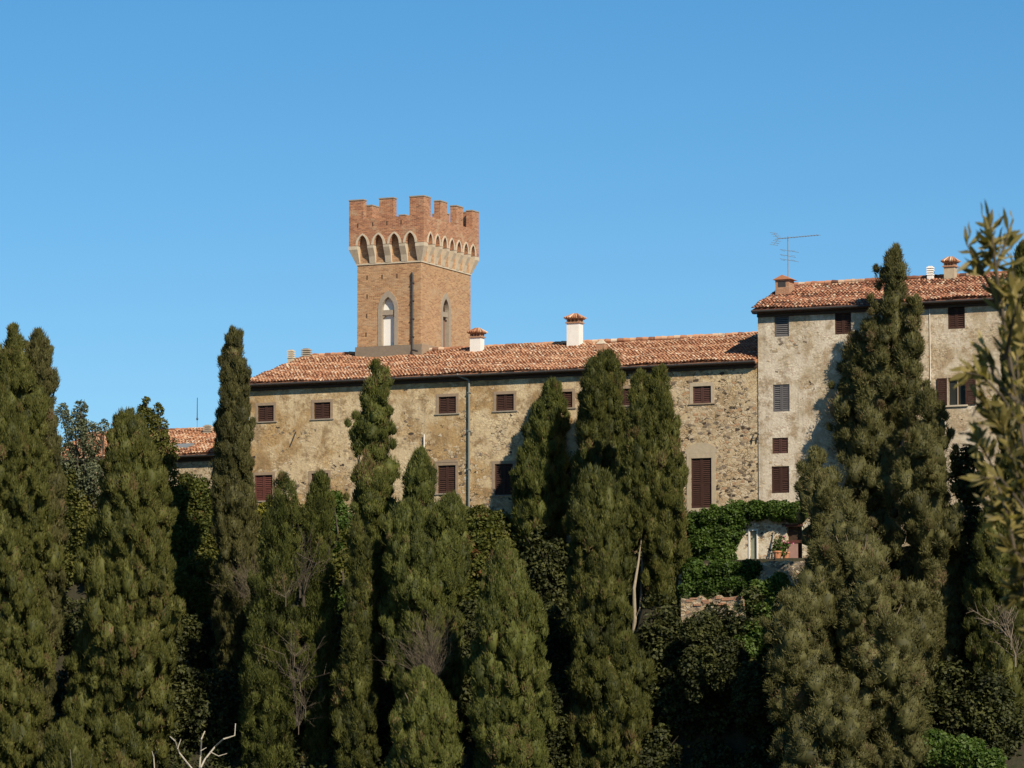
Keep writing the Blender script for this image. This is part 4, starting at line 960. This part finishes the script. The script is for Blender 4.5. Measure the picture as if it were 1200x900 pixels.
shrub('shrub', 'olive bush in the middle of the left slope, below the berry shrub', 'shrub', [(225,760,26,40,14),(235,830,22,40,15)], 'shade_toned_broad', 207, group=GS, ground=True, climbs=True)
shrub('shrub', 'green bush between the ragged cypress and the tall lumpy cypress', 'shrub', [(402,622,16,30,10),(398,670,14,36,10),(392,590,10,16,9),(408,720,14,40,11)], 'ivy', 208, group=GS, ground=True, tone=(.6,.2))
shrub('shrub', 'reddish leaved shrub under the right lower window beside the downpipe', 'shrub', [(572,625,30,34,11),(560,665,30,40,12),(590,690,28,46,12),(545,640,20,30,10),(570,720,30,40,13)], 'red_leaf', 209, group=GS, ground=True, tone=(.5,.22))
shrub('shrub', 'small shrub filling the foot of the wall behind the round topped cypress', 'shrub', [(540,620,18,26,5),(470,622,20,30,6),(560,610,16,16,5)], 'broad', 210, group=GS, ground=True, climbs=True)
shrub('shrub', 'shrubs at the wall foot left of the tall lumpy cypress', 'shrub', [(345,610,20,22,4),(375,612,22,22,4),(330,628,22,26,5)], 'broad', 211, group=GS, ground=True, tone=(.4,.2))
shrub('shrub', 'dark bush in shade between the tapering cypress and the stout dark one', 'shrub', [(650,690,30,60,8),(648,780,30,70,10),(640,860,34,60,12)], 'shade_toned_broad', 212, group=GS, ground=True, climbs=True)
shrub('ivy', 'bright ivy spilling over the terrace edge below the tall door', 'climbing plant',
      [(815,618,16,18,4.1),(838,612,20,20,4.2),(862,605,20,18,4.3),(888,599,18,12,4.2),(912,598,18,12,4.2),(932,600,14,13,4.2),(830,640,24,20,4.6),(848,632,18,20,4.5),(860,622,12,14,4.4),(845,655,18,14,4.8)], 'ivy', 213, lobe=.3, ln=.15, wd=.12, per=50, climbs=True)
shrub('ivy', 'dark ivy hanging over the lower retaining wall', 'climbing plant', [(820,676,20,14,7.6),(848,670,22,14,7.6),(875,668,20,12,7.6),(835,690,22,12,7.9),(868,686,22,12,7.9),(806,690,12,14,8.),(812,664,12,9,7.7)], 'ivy', 214, lobe=.3, ln=.15, wd=.12, per=46, tone=(.4,.2), climbs=True)
shrub('shrub', 'fresh green fig bush below the garden wall, left of the spreading cypress', 'shrub', [(892,696,18,16,9.2),(912,690,14,18,9.2),(880,712,18,18,9.6),(905,722,22,22,10),(890,750,26,26,10.5),(870,770,24,26,11)], 'ivy', 215, ln=.2, wd=.16, climbs=True, group=GS, tone=(.72,.2), lobe=.32)
shrub('shrub', 'dark thicket in the deep shade under the ruined brick wall', 'shrub', [(822,740,24,22,12),(850,780,30,34,13),(815,790,24,34,13),(880,810,24,36,14)], 'shade_toned_broad', 216, climbs=True, group=GS)
shrub('shrub', 'light green leafy bush at the bottom edge under the spreading cypress', 'shrub', [(1060,890,26,22,16),(1095,880,28,22,16),(1130,884,26,22,16),(1035,900,22,18,16),(1160,896,20,20,16)], 'ivy', 217, ln=.24, wd=.15, climbs=True, group=GS, tone=(.6,.2))
shrub('shrub', 'dark bush below the window with open shutters, behind the leafy branch', 'shrub', [(1135,560,22,40,6),(1140,640,20,50,7)], 'shade_toned_broad', 218, climbs=True, group=GS)
# evergreen bushes in the gaps, leaf colour darkened for shade except upper left row
LT = 'evergreen bush low on the slope in the gaps between the cypress trunks'
rd_ = random.Random(21); k_ = 0
for px in range(20, 1190, 48):
    for py, s_, r_ in ((660, 7.6, 26), (740, 9.6, 30), (820, 11.6, 34), (892, 12.2, 24)):
        if 780 < px < 965 and py < 730: continue
        k_ += 1; x_ = px + rd_.uniform(-14, 14); y2 = py + rd_.uniform(-14, 14)
        shrub('evergreen_bush', LT, 'bush', [(x_, y2, r_, r_*1.35, s_), (x_+rd_.uniform(-14, 14), y2+r_*.7, r_, r_, s_+.6)], 'broad' if py == 660 and px < 640 else 'shade_toned_broad', 500+k_, lobe=.6, per=34, ln=.26, wd=.16, dens=.8, ground=(py < 880), climbs=True, group='evergreen bushes between the cypress trunks')
# slope cover
def undergrowth():
    rng = np.random.default_rng(99); n = 7000
    u = rng.uniform(-34, 34, n); s = rng.uniform(8.5, 42, n)
    x = P0.x + u*CT - s*ST; y = P0.y - u*ST - s*CT; z = hgt(x, y)
    A = rng.uniform(.3, .8, n); C = np.stack([x, y, z + A*.35], 1); o = np.tile([0., 0, .6], (n, 1))
    v, t = sprigs(C, A, o, np.clip(rng.normal(.5, .25, n), 0, 1), rng, 26, .26, .15, .5, .9, True)
    np_mesh('undergrowth', v, 4, t, M['shade_toned_broad'])['kind'] = 'stuff'
undergrowth()

# ------------------------------------------------------------------ terrace walls and garden
def fr_box_thing(name, label, cat, px0, px1, py0, py1, s, depth, mat, ragged=0., part='wall', seed=1):
    u0, z1 = F(px0, py0, -s); u1, z0 = F(px1, py1, -s); r = house_root(name, label, cat, ((u0+u1)/2, -s, z0))
    rng = random.Random(seed); m = MB(); n = max(2, int((u1-u0)/.35)); top = [(u0 + (u1-u0)*i/n, z1 + rng.uniform(-ragged, ragged)) for i in range(n+1)]
    m.prism([(u0, z0), (u1, z0)] + top[::-1], xz(-s), 0, depth); m.build(part, M[mat], r); return r
uT1 = F(1010, 620, -4)[0]
gw = house_root('garden_wall', 'pale plastered garden wall under the ivy, with a narrow door and a dark doorway', 'wall', (F(870, 660, -4.05)[0], -4.05, 15.0))
hole = rect_of(922, 940, 617, 661, -4.05); nd_ = rect_of(879, 887, 622, 657, -4.05)
u0 = F(795, 640, -4.05)[0]; z1 = F(880, 608, -4.05)[1]
wall_m = MB(); loops = [[(u0, 15.0), (uT1, 15.0), (uT1, z1), (u0, z1)]] + [[(a, c), (a, d), (b, d), (b, c)] for a, b, c, d in (hole, nd_)]
wall_m.prism(loops[0], xz(-4.05), 0, .35, holes=loops[1:]); wall_m.build('wall', M['terrace'], gw)
m = MB(); a, b, c, d = nd_; m.box(a, b, -3.95, -3.9, c, d); dd = m.build('door', simple('green_door', (.22,.23,.16), .7), gw)
m = MB(); m.box(a-.08, a, -4.09, -3.96, c, d); m.box(b, b+.08, -4.09, -3.96, c, d); m.box(a-.08, b+.08, -4.092, -3.96, d, d+.08); m.build('door_frame', M['white_plaster'], dd)
m = MB(); a, b, c, d = hole; m.box(a, b, -3.78, -3.74, c, d); dw = m.build('doorway', M['dark_wood'], gw)
m = MB(); m.box(a-.06, b+.06, -4.13, -3.9, d+.002, d+.12); m.box(a, b, -4.02, -3.96, c+1.15, c+1.3); m.build('lintel', M['red_shutter'], dw)
m = MB(); m.box(a+.05, a+.62, -4.0, -3.97, c, c+1.1); m.build('half_door', simple('rose_board', (.36,.21,.17), .8), dw)
for i, (px, lean, lb) in enumerate(((902, .15, 'pale pole leaning on the garden wall, the left one'), (906, -.1, 'pale pole leaning on the garden wall, the middle one'), (911, .2, 'brown pole leaning on the garden wall, nearest the dark doorway'))):
    u, z = F(px, 658, -4.4); r = house_root('garden_pole', lb, 'pole', (u, -4.4, 15.2)); ORG[r.name] = (u, -4.4, 15.2); tag(r, group='poles leaning on the garden wall')
    m = MB(); m.tube([(u, -4.4, 15.2), (u+lean, -4.1, 15.2+1.55-.1*i)], .028, 6); m.build('shaft', M['white_wood' if i < 2 else 'bark'], r)
    m = MB(); m.tube([(u+lean-.1, -4.09, 15.22+1.5-.1*i), (u+lean+.1, -4.09, 15.22+1.5-.1*i)], .025, 6); m.build('handle', M['bark'], r)
def potted(px, py, s, label, flower, seed, pr=.2):
    u, z = F(px, py, -s); z = 15.2; r = house_root('potted_plant', label, 'plant', (u, -s, z)); tag(r, group='potted plants on the terrace')
    m = MB(); n = 12
    prof = [(pr*.65, 0), (pr, .34), (pr*1.12, .34), (pr*1.12, .42), (pr*.9, .42), (pr*.85, .36)]
    for (r0, z0), (r1, z1) in zip(prof[:-1], prof[1:]):
        for i in range(n):
            q, q2 = 2*math.pi*i/n, 2*math.pi*(i+1)/n
            m.face([(u+r0*math.cos(q), -s+r0*math.sin(q), z+z0), (u+r0*math.cos(q2), -s+r0*math.sin(q2), z+z0), (u+r1*math.cos(q2), -s+r1*math.sin(q2), z+z1), (u+r1*math.cos(q), -s+r1*math.sin(q), z+z1)])
    m.build('pot', M['terracotta'], r)
    rng = np.random.default_rng(seed); o3 = ORG[r.name]
    C = np.array([[u, -s, z+.7]]) + rng.normal(0, .16, (14, 3)); A = np.full(14, .16); O = nrm(rng.normal(size=(14, 3)))
    v, t = sprigs(C, A, O, np.full(14, .4), rng, 24, .16, .08, .5, 1, True); np_mesh('foliage', v, 4, t, M['ivy'], r, origin=o3)
    if flower:
        C = np.array([[u, -s-.1, z+.85]]) + rng.normal(0, .17, (9, 3)); v, t = sprigs(C, np.full(9, .06), O[:9], np.full(9, .5), rng, 8, .09, .08, .5, 1, True)
        np_mesh('flower', v, 4, t, flower, r, origin=o3)
potted(921, 660, 4.6, 'potted plant with pink flowers by the dark doorway', simple('pink_petal', (.62,.16,.26), .6), 301)
potted(911, 661, 5.6, 'orange clay pot with green leaves on the edge of the terrace wall', None, 302, .24)
fr_box_thing('retaining_wall', 'rubble retaining wall under the garden terrace', 'wall', 795, 1005, 661, 720, 7.6, .4, 'drystone', .06, seed=4)
rw_ = fr_box_thing('ruined_wall', 'broken low wall of red brick and stone below the hanging ivy', 'wall', 798, 872, 701, 728, 10.4, .4, 'drystone', .16, seed=9)
m = MB(); rd = random.Random(5)
for i in range(16):
    u = F(800, 700, -10.4)[0] + rd.uniform(0, 3.3); z = F(830, 702 + rd.uniform(0, 10), -10.4)[1]; m.box(u, u+rd.uniform(.2, .45), -10.43-rd.uniform(0, .03), -10.3, z, z+rd.uniform(.07, .16))
m.build('brick', M['chimney_brick'], rw_)

# ------------------------------------------------------------------ near things: leafy branch on the right, bleached dead branch
def near_branch():
    rng = np.random.default_rng(77); D = 12.5
    def A(px, py, dy=0.):
        r = ray(px, py); t = (D+dy)/r.y; return Vector((0, 0, EYE)) + r*t
    base = A(1215, 1400); base.z = 0
    root = world_root('leafy_shrub', 'out of focus leafy shrub with olive leaves close to the camera at the right edge', 'shrub', base)
    m = MB(); V, T = [], []
    stems = [[(1245,1400,0),(1240,900,0),(1226,640,.1),(1196,500,.05),(1178,390,0),(1166,310,-.05),(1160,262,-.1)],
             [(1200,700,.1),(1180,600,.1),(1160,540,.2),(1144,515,.25)],
             [(1196,500,.05),(1172,462,-.1),(1150,440,-.15),(1132,436,-.2)],
             [(1174,370,0),(1160,335,0),(1144,305,-.05),(1132,285,-.1)],
             [(1232,700,.2),(1204,520,.3),(1192,430,.3),(1192,360,.35),(1186,310,.4)],
             [(1226,640,-.1),(1196,590,-.2),(1172,560,-.3),(1152,560,-.35)],
             [(1238,800,.3),(1210,660,.3),(1180,610,.4),(1160,590,.4)],
             [(1178,420,0),(1186,380,-.1),(1195,345,-.15)], [(1190,470,0),(1164,440,.1),(1154,405,.1)], [(1222,620,.1),(1206,480,.1),(1204,400,.1)], [(1166,320,0),(1176,292,.05),(1182,268,.05)],
             [(1226,640,.1),(1190,520,.2),(1166,490,.2),(1152,470,.2)], [(1230,680,0),(1206,600,-.1),(1186,540,-.15),(1174,500,-.15)], [(1235,760,0),(1212,640,.2),(1196,600,.2),(1176,590,.2)],
             [(1235,760,.2),(1214,700,.1),(1196,650,.1),(1180,640,.1)], [(1240,860,.2),(1222,760,.1),(1206,700,.1),(1190,690,.1)]]
    for k, st in enumerate(stems):
        pts = [A(*q) for q in st]; n = len(pts); r0 = .016 if k == 0 else .007
        m.tube(pts, [r0*(1-.75*i/(n-1)) for i in range(n)], 6)
        tot = sum((pts[i+1]-pts[i]).length for i in range(n-1))
        lo = .0 if k else .30
        dens = (85 if k < 11 else 150) if k not in (0,) else 40
        cnt = int(tot*dens)
        for j in range(cnt):
            f = lo + (1-lo)*(rng.random()**(.8)); q = f*(n-1); i = min(n-2, int(q)); p = pts[i].lerp(pts[i+1], q-i); ax = (pts[i+1]-pts[i]).normalized()
            d = (ax*.9 + Vector(rng.normal(0, .7, 3))).normalized(); nn = Vector(rng.normal(0, .7, 3)) + Vector((.3, -.6, .6)); s = d.cross(nn).normalized(); up = s.cross(d)
            L = rng.uniform(.05, .09); w_ = L*rng.uniform(.10, .145); cu = rng.uniform(-.01, .015)
            mid = p + d*L*.5 + up*cu; tip = p + d*L
            q4 = p + d*L*.28 + up*cu*.8; 
            V += [[p, q4 + s*w_*.85, mid + s*w_, mid], [p, mid, mid - s*w_, q4 - s*w_*.85], [mid, mid + s*w_, p + d*L*.8 + s*w_*.6, tip], [mid, tip, p + d*L*.8 - s*w_*.6, mid - s*w_]]
            tn = float(np.clip(rng.normal(.48 if k < 11 else .16, .22), 0, 1)); T += [tn]*4  # lower stems get a darker leaf tone that paints in their shade
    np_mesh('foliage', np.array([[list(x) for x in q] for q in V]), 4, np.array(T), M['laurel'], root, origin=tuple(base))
    # the denser leafy body lower down
    m.build('stem', simple('shrub_bark', (.09,.07,.045)), root)
near_branch()
def dead_branch():
    D = 70
    def A(px, py, dy=0.): r = ray(px, py); t = (D+dy)/r.y; return Vector((0, 0, EYE)) + r*t
    k = D/FPX
    for bx, label, stems in ((232, 'bleached bare forked bush sticking up at the bottom edge on the left', (([(232,1060),(233,920),(235,885),(236,866),(240,857)], 2.2), ([(235,900),(240,890),(252,875),(262,866),(275,862),(276,848)], 1.9), ([(246,881),(256,886),(266,883)], 1.2),
                  ([(234,912),(222,897),(210,882),(205,868),(199,863)], 1.9), ([(208,878),(212,866)], 1.0), ([(235,880),(242,876)], 1.))),
                 (182, 'single thin bleached stem left of the forked bare bush', (([(183,1000),(181,900),(180,885),(186,878)], 1.3), ([(180,887),(178,880)], .8))),
                 (85, 'two thin pale bare twigs at the bottom edge below the low cypress bush', (([(95,1010),(88,960),(85,905),(82,878)], 1.0), ([(95,1010),(104,950),(106,900),(108,884)], .9)))):
        b = A(bx, 1000); b.z = h1(b); root = world_root('dead_bush', label, 'dead bush', b); m = MB()
        for st, r in stems:
            pts = [A(x, y, (i % 3 - 1)*.12) for i, (x, y) in enumerate(st)]
            if st[0][1] > 1000: pts[0] = b.copy()
            n = len(pts); m.tube(pts, [r*.62*k*(1-.5*i/(n-1)) for i in range(n)], 6)
        m.build('branch', M['white_wood'], root)
dead_branch()
